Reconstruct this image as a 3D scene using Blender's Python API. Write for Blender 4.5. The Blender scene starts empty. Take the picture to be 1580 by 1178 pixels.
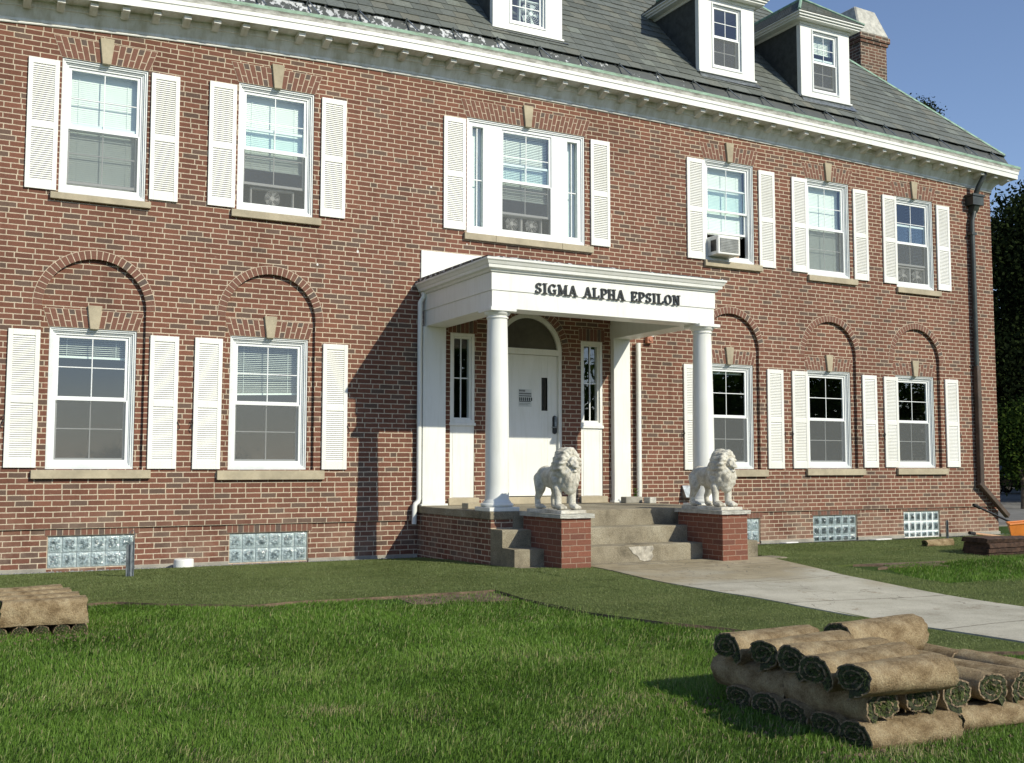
import bpy, bmesh, math, random
import numpy as np
from mathutils import Vector, Matrix
from mathutils.geometry import tessellate_polygon
random.seed(7); RNG=np.random.default_rng(11)
sc=bpy.context.scene
col=sc.collection
# ---------------------------------------------------------------- camera
def make_camera():
    cam=bpy.data.cameras.new('camera'); o=bpy.data.objects.new('camera',cam); col.objects.link(o)
    yaw,pitch,roll,f=0.4887,0.0785,0.0009,1666.3
    cy,sy,cp,sp=math.cos(yaw),math.sin(yaw),math.cos(pitch),math.sin(pitch)
    fw=Vector((sy*cp,cy*cp,sp)); r=Vector((cy,-sy,0)); u=r.cross(fw)
    r2=r*math.cos(roll)+u*math.sin(roll); u2=-r*math.sin(roll)+u*math.cos(roll)
    m=Matrix((( r2.x,u2.x,-fw.x,0.0),(r2.y,u2.y,-fw.y,-14.4378),(r2.z,u2.z,-fw.z,0.0404),(0,0,0,1)))
    o.matrix_world=m
    cam.sensor_fit='HORIZONTAL'; cam.sensor_width=36; cam.lens=36*f/1580
    cam.clip_start=0.05; cam.clip_end=2000
    sc.camera=o
make_camera()
# ---------------------------------------------------------------- world, sun, exposure
SUN_AZ=math.radians(24.7); SUN_EL=math.radians(32.3)   # azimuth from -Y towards +X
w=bpy.data.worlds.new('World'); sc.world=w; w.use_nodes=True
nt=w.node_tree; bg=nt.nodes['Background']
sky=nt.nodes.new('ShaderNodeTexSky'); sky.sky_type='NISHITA'; sky.sun_disc=False
sky.sun_elevation=SUN_EL; sky.sun_rotation=math.pi-SUN_AZ
sky.altitude=600; sky.air_density=1.0; sky.dust_density=0.25; sky.ozone_density=5.0
tn=nt.nodes.new('ShaderNodeMix'); tn.data_type='RGBA'; tn.blend_type='MULTIPLY'; tn.inputs[0].default_value=1.0; tn.inputs[7].default_value=(1.28,1.07,0.98,1)
nt.links.new(sky.outputs[0],tn.inputs[6]); nt.links.new(tn.outputs[2],bg.inputs[0]); bg.inputs[1].default_value=0.145
sd=bpy.data.lights.new('sun','SUN'); sd.energy=4.5; sd.angle=math.radians(0.53); sd.color=(1.0,0.945,0.78)
so=bpy.data.objects.new('sun',sd); col.objects.link(so); so.location=(30,-50,40)
S=Vector((math.sin(SUN_AZ)*math.cos(SUN_EL),-math.cos(SUN_AZ)*math.cos(SUN_EL),math.sin(SUN_EL)))
so.rotation_euler=S.to_track_quat('Z','Y').to_euler()
sc.view_settings.view_transform='Standard'; sc.view_settings.look='None'
sc.view_settings.gamma=1; sc.view_settings.exposure=0.08; sc.view_settings.use_curve_mapping=False
sc.render.engine='CYCLES'
sc.cycles.max_bounces=8; sc.cycles.transparent_max_bounces=16
# ---------------------------------------------------------------- node helpers
def srgb(r,g,b):
    f=lambda c:(c/255/12.92) if c/255<=0.04045 else ((c/255+0.055)/1.055)**2.4
    return (f(r),f(g),f(b),1)
class NT:
    def __init__(s,name):
        s.m=bpy.data.materials.new(name); s.m.use_nodes=True; s.t=s.m.node_tree
        s.b=s.t.nodes['Principled BSDF']; s.out=s.t.nodes['Material Output']
    def n(s,ty,**kw):
        n=s.t.nodes.new(ty)
        for k,v in kw.items(): setattr(n,k,v)
        return n
    def put(s,inp,v):
        if isinstance(v,(int,float)): inp.default_value=v
        elif isinstance(v,(tuple,list)): inp.default_value=v if len(v)==len(inp.default_value) else tuple(v)[:len(inp.default_value)]
        else: s.t.links.new(v,inp)
    def math(s,op,a,b=0.0,c=None):
        n=s.n('ShaderNodeMath',operation=op); s.put(n.inputs[0],a); s.put(n.inputs[1],b)
        if c is not None: s.put(n.inputs[2],c)
        return n.outputs[0]
    def mix(s,f,a,b):
        n=s.n('ShaderNodeMix',data_type='RGBA'); s.put(n.inputs[0],f); s.put(n.inputs[6],a); s.put(n.inputs[7],b); return n.outputs[2]
    def mul(s,a,b,f=1.0):
        n=s.n('ShaderNodeMix',data_type='RGBA',blend_type='MULTIPLY'); s.put(n.inputs[0],f); s.put(n.inputs[6],a); s.put(n.inputs[7],b); return n.outputs[2]
    def noise(s,vec,scale,detail=4,rough=0.55):
        n=s.n('ShaderNodeTexNoise'); s.put(n.inputs['Scale'],scale); s.put(n.inputs['Detail'],detail); s.put(n.inputs['Roughness'],rough)
        if vec is not None: s.put(n.inputs['Vector'],vec)
        return n.outputs[0]
    def ramp(s,f,stops):
        n=s.n('ShaderNodeValToRGB'); e=n.color_ramp.elements
        while len(e)<len(stops): e.new(0.5)
        for el,(p,c) in zip(e,stops):
            el.position=p; el.color=c if len(c)==4 else (*c,1)
        s.put(n.inputs[0],f); return n.outputs[0]
    def maprange(s,v,a,b,c=0.0,d=1.0):
        n=s.n('ShaderNodeMapRange'); s.put(n.inputs[0],v); n.inputs[1].default_value=a; n.inputs[2].default_value=b; n.inputs[3].default_value=c; n.inputs[4].default_value=d
        return n.outputs[0]
    def pos(s): return s.n('ShaderNodeNewGeometry').outputs['Position']
    def island(s): return s.n('ShaderNodeNewGeometry').outputs['Random Per Island']
    def objc(s): return s.n('ShaderNodeTexCoord').outputs['Object']
    def sep(s,v):
        n=s.n('ShaderNodeSeparateXYZ'); s.put(n.inputs[0],v); return n.outputs
    def comb(s,x,y,z):
        n=s.n('ShaderNodeCombineXYZ'); s.put(n.inputs[0],x); s.put(n.inputs[1],y); s.put(n.inputs[2],z); return n.outputs[0]
    def bump(s,h,strength=0.5,dist=0.01):
        n=s.n('ShaderNodeBump'); n.inputs['Strength'].default_value=strength; n.inputs['Distance'].default_value=dist
        s.put(n.inputs['Height'],h); s.t.links.new(n.outputs[0],s.b.inputs['Normal'])
    def color(s,c): s.put(s.b.inputs['Base Color'],c)
    def rough(s,v): s.put(s.b.inputs['Roughness'],v)
def simple(name,c,rough=0.6,var=0.12,scale=6,bump=0.0,bscale=60,metal=0,spec=None,obj=False):
    m=NT(name); c=tuple(c)+((1,) if len(c)==3 else ())
    p=m.objc() if obj else m.pos()
    f=m.noise(p,scale,5)
    f2=m.noise(p,scale*7,3)
    d=tuple(x*(1-var*2.2) for x in c[:3])+(1,); l=tuple(min(1,x*(1+var*1.2)) for x in c[:3])+(1,)
    cc=m.mix(m.maprange(f,0.3,0.7),d,l)
    cc=m.mul(cc,m.ramp(f2,[(0.3,(1-var,)*3),(0.7,(1,1,1))]))
    m.color(cc); m.rough(rough); m.b.inputs['Metallic'].default_value=metal
    if spec is not None: m.b.inputs['Specular IOR Level'].default_value=spec
    if bump: m.bump(m.noise(p,bscale,4),bump,0.01)
    return m.m
# ---------------------------------------------------------------- brick material
BL,BH=0.2065,0.0692
def brick_mat(name,c1,c2,c3,mortar,darkfrac=0.14,L=BL,H=BH,J=0.0115,z0=0.0,flem=True,stain=True,hue=0.25):
    m=NT(name); P=m.pos(); s=m.sep(P)
    wob=m.n('ShaderNodeTexNoise'); m.put(wob.inputs['Vector'],P); wob.inputs['Scale'].default_value=9; wob.inputs['Detail'].default_value=3
    ws=m.sep(wob.outputs[1])
    wn=m.n('ShaderNodeTexNoise'); m.put(wn.inputs['Vector'],P); wn.inputs['Scale'].default_value=70; wn.inputs['Detail'].default_value=2
    wn2=m.sep(wn.outputs[1])
    u=m.math('ADD',m.math('ADD',s[0],s[1]),40.0)
    u=m.math('ADD',u,m.math('MULTIPLY',m.math('SUBTRACT',ws[0],0.5),0.012))
    u=m.math('ADD',u,m.math('MULTIPLY',m.math('SUBTRACT',wn2[0],0.5),0.006))
    v=m.math('ADD',m.math('SUBTRACT',s[2],z0),50*H)
    v=m.math('ADD',v,m.math('MULTIPLY',m.math('SUBTRACT',ws[1],0.5),0.008))
    v=m.math('ADD',v,m.math('MULTIPLY',m.math('SUBTRACT',wn2[1],0.5),0.005))
    vr=m.math('DIVIDE',v,H); row=m.math('FLOOR',vr); fv=m.math('FRACT',vr)
    # running bond
    half=m.math('FRACT',m.math('MULTIPLY',row,0.5))
    jit=m.n('ShaderNodeTexWhiteNoise',noise_dimensions='1D'); m.put(jit.inputs['W'],row)
    ush=m.math('ADD',m.math('DIVIDE',u,L),m.math('ADD',half,m.math('MULTIPLY',jit.outputs[0],0.16)))
    cidA=m.math('FLOOR',ush); fu=m.math('FRACT',ush)
    dA=m.math('MULTIPLY',m.math('MINIMUM',fu,m.math('SUBTRACT',1.0,fu)),L)
    # flemish row: stretcher + header
    PL=L*1.5
    up=m.math('ADD',m.math('DIVIDE',u,PL),jit.outputs[0]); ci=m.math('FLOOR',up); fp=m.math('MULTIPLY',m.math('FRACT',up),1.5)
    isH=m.math('GREATER_THAN',fp,1.0)
    hs=m.math('MULTIPLY_ADD',isH,-1.0,fp)            # 0..1 stretcher, 0..0.5 header
    wd=m.math('MULTIPLY_ADD',isH,-0.5,1.0)
    dB=m.math('MULTIPLY',m.math('MINIMUM',hs,m.math('SUBTRACT',wd,hs)),L)
    cidB=m.math('ADD',m.math('MULTIPLY',ci,2.0),m.math('ADD',isH,500.0))
    if flem:
        r7=m.math('FRACT',m.math('MULTIPLY',m.math('ADD',row,0.5),1/7)); isF=m.math('LESS_THAN',r7,1/7)
    else: isF=0.0
    mixf=lambda a,b:m.math('ADD',m.math('MULTIPLY',a,m.math('SUBTRACT',1.0,isF)),m.math('MULTIPLY',b,isF))
    du=mixf(dA,dB); cid=mixf(cidA,cidB)
    dv=m.math('MULTIPLY',m.math('MINIMUM',fv,m.math('SUBTRACT',1.0,fv)),H)
    d=m.math('MINIMUM',du,dv)
    mask=m.maprange(d,J/2-0.0016,J/2+0.0016)   # 1 = brick
    wn_=m.n('ShaderNodeTexWhiteNoise',noise_dimensions='2D'); m.put(wn_.inputs['Vector'],m.comb(cid,row,0.0))
    rs=m.sep(wn_.outputs[1])
    base=m.mix(rs[0],c1,c2)
    base=m.mix(m.math('MULTIPLY',m.math('LESS_THAN',rs[1],darkfrac),0.85),base,c3)
    base=m.mul(base,m.ramp(rs[2],[(0,(1-hue,)*3),(1,(1+hue*0.5,)*3)]))
    base=m.mul(base,m.ramp(m.noise(P,55,5,0.65),[(0.3,(0.78,0.76,0.74)),(0.65,(1.08,1.08,1.08))]))
    # lime bloom / dirt smears on a few bricks
    base=m.mix(m.maprange(m.noise(P,14,5,0.7),0.62,0.8,0,0.35),base,mortar)
    mo=m.mul(mortar,m.ramp(m.noise(P,38,4),[(0.3,(0.72,0.72,0.72)),(0.65,(1.06,1.06,1.06))]))
    c=m.mix(mask,mo,base)
    if stain:
        st=m.noise(m.comb(m.math('MULTIPLY',s[0],1.0),s[1],m.math('MULTIPLY',s[2],0.45)),0.7,5,0.6)
        c=m.mul(c,m.ramp(st,[(0.30,(0.76,0.75,0.74)),(0.52,(1,1,1)),(0.7,(1.08,1.06,1.03))]))
        sv=m.noise(m.comb(m.math('MULTIPLY',s[0],3.2),0.0,m.math('MULTIPLY',s[2],0.35)),1.3,5,0.65)
        c=m.mul(c,m.ramp(sv,[(0.30,(0.80,0.79,0.78)),(0.46,(1,1,1))]))
        # paler efflorescence low down near the grade
        lowz=m.maprange(s[2],-0.25,-1.1,0,0.42)
        pn=m.maprange(m.noise(P,2.2,5,0.65),0.42,0.72)
        c=m.mix(m.math('MULTIPLY',lowz,pn),c,(0.42,0.33,0.25,1))
        # splashes of white paint
        vo=m.n('ShaderNodeTexVoronoi',feature='F1'); m.put(vo.inputs['Vector'],m.comb(m.math('ADD',s[0],m.math('MULTIPLY',m.math('SUBTRACT',ws[1],0.5),0.02)),s[1],m.math('MULTIPLY',s[2],0.8))); vo.inputs['Scale'].default_value=5.2
        vs=m.sep(vo.outputs['Color'])
        rad=m.math('MULTIPLY',m.math('MAXIMUM',m.math('SUBTRACT',vs[0],0.60),0.0),0.24)
        patch=m.math('MULTIPLY',m.maprange(m.noise(P,0.9,3),0.34,0.44),m.maprange(m.math('ABSOLUTE',m.math('SUBTRACT',s[0],5.4)),2.6,0.9))
        sp=m.math('MULTIPLY',m.math('LESS_THAN',vo.outputs['Distance'],m.math('MULTIPLY',rad,patch)),0.9)
        c=m.mix(sp,c,(0.72,0.71,0.68,1))
    m.color(c); m.rough(0.88); m.b.inputs['Specular IOR Level'].default_value=0.25
    h=m.math('ADD',m.math('MULTIPLY',mask,1.0),m.math('MULTIPLY',m.noise(P,120,3),0.35))
    m.bump(h,0.55,0.006)
    return m.m
M={}
M['brick']=brick_mat('brick_wall',(0.198,0.086,0.058,1),(0.164,0.075,0.053,1),(0.128,0.090,0.072,1),(0.57,0.48,0.365,1),0.12,J=0.0122,hue=0.16,z0=-0.73)
M['brick_new']=brick_mat('brick_pier',(0.225,0.088,0.058,1),(0.19,0.078,0.053,1),(0.155,0.068,0.05,1),(0.34,0.24,0.175,1),0.05,H=0.0692,z0=-1.17,flem=False,stain=False,hue=0.12,J=0.009)
M['brick_old']=brick_mat('brick_chimney',(0.165,0.085,0.058,1),(0.125,0.075,0.055,1),(0.09,0.075,0.062,1),(0.42,0.37,0.29,1),0.25,J=0.0128,stain=False)
def vous_mat():
    m=NT('arch_brick'); r=m.island(); P=m.pos()
    wn=m.n('ShaderNodeTexWhiteNoise',noise_dimensions='1D'); m.put(wn.inputs['W'],m.math('MULTIPLY',r,977.0)); rs=m.sep(wn.outputs[1])
    c=m.mix(rs[0],(0.192,0.086,0.059,1),(0.164,0.077,0.054,1))
    c=m.mix(m.math('LESS_THAN',rs[1],0.10),c,(0.11,0.08,0.066,1))
    c=m.mul(c,m.ramp(m.noise(P,55,5,0.65),[(0.3,(0.78,0.76,0.74)),(0.65,(1.06,1.06,1.06))]))
    m.color(c); m.rough(0.88); m.bump(m.noise(P,120,3),0.35,0.006); return m.m
M['vous']=vous_mat()
M['blockjoint']=simple('block_joint',(0.30,0.36,0.37),0.8,0.15,20)
M['mortar']=simple('mortar',(0.60,0.50,0.38),0.95,0.15,20,0.4,120)
M['limestone']=simple('limestone',(0.44,0.38,0.27),0.85,0.12,3,0.25,90)
M['concrete']=simple('concrete',(0.36,0.34,0.29),0.9,0.16,2.5,0.4,70)
def painted(name,base,rough,streak,objvar=0.0):
    m=NT(name); P=m.pos(); s_=m.sep(P)
    st=m.noise(m.comb(m.math('MULTIPLY',s_[0],9.0),m.math('MULTIPLY',s_[1],9.0),m.math('MULTIPLY',s_[2],0.9)),1.6,6,0.7)
    c=m.mul(base,m.ramp(st,[(0.30,(1-streak,1-streak,1-streak*1.25)),(0.52,(1,1,1))]))
    c=m.mul(c,m.ramp(m.noise(P,1.3,5,0.6),[(0.3,(0.94,0.935,0.915)),(0.6,(1,1,1))]))
    if objvar:
        r=m.n('ShaderNodeObjectInfo').outputs['Random']; c=m.mul(c,m.ramp(r,[(0,(1-objvar,1-objvar,1-objvar*1.4)),(1,(1.02,1.02,1.02))]))
    m.color(c); m.rough(rough); m.bump(m.noise(m.comb(m.math('MULTIPLY',s_[0],1.0),s_[1],m.math('MULTIPLY',s_[2],0.25)),60,4),0.12,0.004); return m.m
M['white']=painted('white_paint',(0.78,0.785,0.755,1),0.42,0.09)
M['trim']=simple('vinyl_white',(0.80,0.82,0.82),0.35,0.02,3)
M['shut']=painted('shutter_vinyl',(0.80,0.80,0.775,1),0.45,0.05,0.05)
M['trimgrey']=simple('aluminium_casing',(0.70,0.73,0.73),0.4,0.05,4)
M['black']=simple('black_metal',(0.02,0.022,0.022),0.4,0.2,8)
M['galv']=simple('galvanised_steel',(0.32,0.35,0.37),0.38,0.2,18,0.1,80,metal=0.75)
M['wood_tan']=simple('raw_wood',(0.5,0.3,0.17),0.75,0.15,6)
M['ceiling']=simple('porch_soffit',(0.74,0.74,0.70),0.5,0.05,2)
def soiled_white():
    m=NT('eave_paint'); P=m.pos(); s=m.sep(P)
    c=m.mix(m.maprange(m.noise(m.comb(m.math('MULTIPLY',s[0],2.3),s[1],m.math('MULTIPLY',s[2],1.0)),2.2,5,0.65),0.42,0.68),(0.78,0.78,0.75,1),(0.52,0.50,0.41,1))
    m.color(c); m.rough(0.5); m.bump(m.noise(P,30,3),0.15,0.01); return m.m
M['eave']=soiled_white()
def crown_top():
    m=NT('weathered_crown'); P=m.pos(); s=m.sep(P)
    f=m.noise(m.comb(m.math('MULTIPLY',s[0],3.0),0.0,m.math('MULTIPLY',s[2],9.0)),2.0,6,0.7)
    c=m.ramp(f,[(0.36,(0.30,0.29,0.26)),(0.55,(0.62,0.61,0.57)),(0.7,(0.76,0.76,0.73))])
    m.color(c); m.rough(0.6); return m.m
M['crown_top']=crown_top()
def copper():
    m=NT('copper_patina'); P=m.pos(); s=m.sep(P)
    f=m.noise(m.comb(m.math('MULTIPLY',s[0],1.2),m.math('MULTIPLY',s[1],3.0),m.math('MULTIPLY',s[2],3.0)),4.0,6,0.7)
    c=m.ramp(f,[(0.30,(0.10,0.12,0.10)),(0.42,(0.20,0.30,0.22)),(0.58,(0.27,0.43,0.32)),(0.72,(0.46,0.55,0.48))])
    m.color(c); m.rough(0.65); m.bump(f,0.3,0.01); return m.m
M['copper']=copper()
def gutter_metal():
    m=NT('gutter_metal'); P=m.pos(); s=m.sep(P)
    f=m.noise(m.comb(s[0],s[1],m.math('MULTIPLY',s[2],0.8)),11,5,0.65)
    g=m.noise(P,1.1,3)
    thr=m.math('SUBTRACT',f,m.maprange(s[0],5.0,12.0,0.0,0.16))
    c=m.mix(m.maprange(thr,0.50,0.54),(0.055,0.065,0.065,1),(0.62,0.64,0.66,1))
    c=m.mul(c,m.ramp(g,[(0.3,(0.6,0.6,0.6)),(0.7,(1,1,1))]))
    m.color(c); m.rough(0.5); m.bump(m.noise(P,9,4),0.4,0.02); return m.m
M['gutter']=gutter_metal()
def slate():
    m=NT('slate'); r=m.island(); P=m.pos()
    wn=m.n('ShaderNodeTexWhiteNoise',noise_dimensions='1D'); m.put(wn.inputs['W'],m.math('MULTIPLY',r,531.0)); rs=m.sep(wn.outputs[1])
    c=m.ramp(rs[0],[(0.0,(0.102,0.112,0.100)),(0.35,(0.126,0.138,0.125)),(0.7,(0.138,0.152,0.142)),(0.9,(0.148,0.148,0.122)),(1.0,(0.18,0.20,0.18))])
    c=m.mul(c,m.ramp(m.noise(P,26,5,0.7),[(0.3,(0.7,0.7,0.68)),(0.68,(1.15,1.15,1.12))]))
    c=m.mix(m.maprange(m.noise(P,4.0,5,0.7),0.60,0.75,0,0.5),c,(0.13,0.115,0.075,1))
    m.color(c); m.rough(0.62); m.bump(m.noise(P,60,4),0.35,0.008); return m.m
M['slate']=slate()
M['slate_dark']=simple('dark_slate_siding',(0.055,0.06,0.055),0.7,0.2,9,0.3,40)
# glass etc
def glass():
    m=NT('window_glass'); t=m.t
    tr=m.n('ShaderNodeBsdfTransparent'); tr.inputs[0].default_value=(0.90,0.975,0.955,1)
    gl=m.n('ShaderNodeBsdfGlossy'); gl.inputs['Roughness'].default_value=0.0; gl.inputs[0].default_value=(0.95,0.98,1,1)
    ge=m.n('ShaderNodeNewGeometry'); dp=m.n('ShaderNodeVectorMath',operation='DOT_PRODUCT'); t.links.new(ge.outputs['Normal'],dp.inputs[0]); t.links.new(ge.outputs['Incoming'],dp.inputs[1])
    ca=m.math('SUBTRACT',1.0,m.math('ABSOLUTE',dp.outputs['Value'])); sch=m.math('MULTIPLY_ADD',m.math('POWER',ca,5.0),0.88,0.12)
    bp=m.n('ShaderNodeBump'); bp.inputs['Strength'].default_value=0.05; bp.inputs['Distance'].default_value=0.02
    m.put(bp.inputs['Height'],m.noise(m.pos(),1.6,2)); t.links.new(bp.outputs[0],gl.inputs['Normal'])
    mx=m.n('ShaderNodeMixShader'); t.links.new(sch,mx.inputs[0]); t.links.new(tr.outputs[0],mx.inputs[1]); t.links.new(gl.outputs[0],mx.inputs[2])
    t.links.new(mx.outputs[0],m.out.inputs[0]); return m.m
M['glass']=glass()
def screen():
    m=NT('insect_screen'); t=m.t
    tr=m.n('ShaderNodeBsdfTransparent'); df=m.n('ShaderNodeBsdfDiffuse'); df.inputs[0].default_value=(0.17,0.18,0.18,1)
    mx=m.n('ShaderNodeMixShader'); mx.inputs[0].default_value=0.52; t.links.new(tr.outputs[0],mx.inputs[1]); t.links.new(df.outputs[0],mx.inputs[2])
    t.links.new(mx.outputs[0],m.out.inputs[0]); return m.m
M['screen']=screen()
M['blind']=simple('blind_slats',(0.86,0.87,0.82),0.5,0.02,3)
M['dark_room']=simple('unlit_interior',(0.045,0.043,0.038),0.9,0.3,1.2)  # walls coloured near black so the rooms look unlit
M['fanlight']=simple('fanlight_glass',(0.085,0.08,0.058),0.12,0.15,2)
M['darkglass']=simple('dark_glass',(0.012,0.014,0.013),0.06,0.1,3)
def glassblock():
    m=NT('glass_block'); P=m.pos(); a=m.n('ShaderNodeAttribute',attribute_name='rim'); s=m.sep(a.outputs['Color'])
    inn=m.ramp(m.noise(P,24,4,0.65),[(0.34,(0.04,0.06,0.065)),(0.5,(0.16,0.21,0.22)),(0.66,(0.40,0.49,0.51))])
    inn=m.mul(inn,m.ramp(s[1],[(0,(0.30,0.31,0.30)),(1,(1,1,1))]))
    vo=m.n('ShaderNodeTexVoronoi'); m.put(vo.inputs['Vector'],P); vo.inputs['Scale'].default_value=13
    inn=m.mix(m.math('LESS_THAN',vo.outputs['Distance'],0.11),inn,(0.85,0.9,0.92,1))  # white dots painted in as sparkles on the glass
    c=m.mix(m.maprange(s[0],0.25,0.75),inn,(0.36,0.44,0.455,1))
    m.color(c); m.rough(0.10); m.b.inputs['Specular IOR Level'].default_value=0.9
    m.bump(m.noise(P,22,4,0.6),0.8,0.03); return m.m
M['gblock']=glassblock()
def stone_lion():
    m=NT('cast_stone'); P=m.objc()
    f=m.noise(P,7,6,0.65); c=m.ramp(f,[(0.32,(0.34,0.31,0.25)),(0.5,(0.56,0.53,0.45)),(0.68,(0.72,0.70,0.63))])
    c=m.mul(c,m.ramp(m.noise(P,45,4),[(0.3,(0.8,0.8,0.8)),(0.6,(1.05,1.05,1.05))]))
    m.color(c); m.rough(0.85); m.bump(m.noise(P,55,5,0.7),0.6,0.012); return m.m
M['lion']=stone_lion()
M['capstone']=simple('rock_faced_limestone',(0.52,0.51,0.46),0.85,0.15,9,0.9,28)
def old_concrete():
    m=NT('old_step_concrete'); P=m.pos()
    c=m.ramp(m.noise(P,2.2,6,0.65),[(0.3,(0.14,0.12,0.085)),(0.48,(0.27,0.235,0.17)),(0.7,(0.38,0.345,0.265))])
    sp=m.noise(P,90,3,0.7); c=m.mul(c,m.ramp(sp,[(0.35,(0.62,0.6,0.56)),(0.6,(1.1,1.1,1.08))]))
    m.color(c); m.rough(0.92); m.bump(m.noise(P,75,5,0.7),0.8,0.012); return m.m
M['steps']=old_concrete()
def walk_mat():
    m=NT('walk_concrete'); P=m.pos(); s=m.sep(P)
    near=m.maprange(m.math('ADD',s[1],m.math('MULTIPLY',m.math('SUBTRACT',m.noise(P,1.1,4),0.5),4.5)),-5.6,-4.4)
    c1=m.ramp(m.noise(P,1.6,6,0.65),[(0.3,(0.34,0.315,0.245)),(0.6,(0.50,0.47,0.38))])
    c2=m.ramp(m.noise(P,2.2,6,0.65),[(0.3,(0.24,0.195,0.115)),(0.7,(0.42,0.36,0.245))])
    c=m.mix(near,c1,c2)
    c=m.mul(c,m.ramp(m.noise(P,3.0,7,0.78),[(0.30,(0.45,0.36,0.27)),(0.43,(1,1,1))]))
    c=m.mix(m.maprange(m.noise(P,4.2,6,0.7),0.60,0.75,0,0.5),c,(0.50,0.48,0.42,1))
    c=m.mul(c,m.ramp(m.noise(P,80,3,0.7),[(0.35,(0.78,0.78,0.78)),(0.6,(1.05,1.05,1.05))]))
    yy=m.math('ADD',s[1],m.math('MULTIPLY',m.math('SUBTRACT',m.noise(P,6,3),0.5),0.05))
    f=m.math('FRACT',m.math('MULTIPLY',m.math('ADD',yy,40.25),1/1.52)); jn=m.math('LESS_THAN',m.math('MINIMUM',f,m.math('SUBTRACT',1.0,f)),0.008)
    c=m.mix(m.math('MULTIPLY',jn,0.7),c,(0.10,0.085,0.06,1))
    # hairline crack
    vo=m.n('ShaderNodeTexVoronoi',feature='DISTANCE_TO_EDGE'); m.put(vo.inputs['Scale'],0.45)
    wv=m.n('ShaderNodeVectorMath',operation='ADD'); m.put(wv.inputs[0],P); nz=m.n('ShaderNodeTexNoise'); m.put(nz.inputs['Vector'],P); nz.inputs['Scale'].default_value=3.0; m.put(wv.inputs[1],nz.outputs[1]); m.put(vo.inputs['Vector'],wv.outputs[0])
    c=m.mix(m.math('MULTIPLY',m.math('LESS_THAN',vo.outputs['Distance'],0.0045),0.6),c,(0.12,0.10,0.075,1))
    m.color(c); m.rough(0.92); m.bump(m.noise(P,60,5,0.7),0.5,0.01); return m.m
M['walk']=walk_mat()
M['patch']=simple('mortar_patch',(0.50,0.46,0.38),0.9,0.25,14,0.5,60)
def sod_back():
    m=NT('sod_soil_side'); P=m.objc()
    c=m.ramp(m.noise(P,11,6,0.7),[(0.3,(0.22,0.155,0.09)),(0.5,(0.38,0.29,0.175)),(0.72,(0.49,0.40,0.26))])
    vo=m.n('ShaderNodeTexVoronoi'); m.put(vo.inputs['Vector'],P); vo.inputs['Scale'].default_value=55
    c=m.mix(m.math('LESS_THAN',vo.outputs['Distance'],m.math('MULTIPLY',m.maprange(m.noise(P,7,3),0.5,0.7),0.16)),c,(0.12,0.05,0.03,1))
    c=m.mul(c,m.ramp(m.noise(P,120,4,0.7),[(0.32,(0.62,0.6,0.58)),(0.6,(1.12,1.12,1.1))]))
    m.color(c); m.rough(0.95); m.b.inputs['Specular IOR Level'].default_value=0.1
    c2_=m.noise(P,5,5,0.7); c=m.mul(c,m.ramp(c2_,[(0.32,(0.68,0.64,0.58)),(0.55,(1,1,1)),(0.72,(1.1,1.08,1.02))])); m.color(c)
    m.bump(m.math('ADD',m.noise(P,95,6,0.75),m.math('MULTIPLY',m.noise(P,22,4,0.7),0.8)),0.9,0.018); return m.m
M['sodback']=sod_back()
M['soiledge']=simple('cut_soil_edge',(0.32,0.235,0.15),0.95,0.35,60,0.8,120,obj=True)
M['sodgrass']=simple('rolled_grass',(0.050,0.060,0.022),0.8,0.4,40,0.9,150,obj=True)
def soil_ground():
    m=NT('ground_soil'); P=m.pos(); s=m.sep(P)
    g=m.ramp(m.noise(P,1.3,7,0.65),[(0.3,(0.035,0.070,0.015)),(0.55,(0.06,0.105,0.024)),(0.75,(0.12,0.115,0.05))])
    g=m.mul(g,m.ramp(m.noise(P,60,5,0.8),[(0.3,(0.5,0.5,0.5)),(0.65,(1.2,1.2,1.2))]))
    m.color(g); m.rough(0.95); m.b.inputs['Specular IOR Level'].default_value=0.1
    m.bump(m.noise(P,45,5,0.8),0.9,0.03); return m.m
M['ground']=soil_ground()
def turf_mat():
    m=NT('new_turf'); P=m.pos()
    g=m.ramp(m.noise(P,1.6,6,0.6),[(0.3,(0.115,0.150,0.052)),(0.5,(0.145,0.182,0.066)),(0.72,(0.180,0.205,0.084))])
    g=m.mul(g,m.ramp(m.noise(P,70,5,0.8),[(0.3,(0.5,0.5,0.45)),(0.65,(1.2,1.2,1.15))]))
    sg=m.sep(P); g=m.mul(g,m.ramp(m.noise(m.comb(m.math('MULTIPLY',sg[0],0.35),m.math('MULTIPLY',sg[1],3.0),0.0),1.6,4,0.6),[(0.32,(0.72,0.74,0.68)),(0.6,(1.08,1.07,1.0))]))
    m.color(g); m.rough(0.95); m.b.inputs['Specular IOR Level'].default_value=0.1
    m.bump(m.noise(P,50,5,0.8),0.9,0.03); return m.m
M['turf']=turf_mat()
M['earth']=simple('bare_earth',(0.17,0.115,0.075),0.95,0.3,9,0.9,60)
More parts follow.
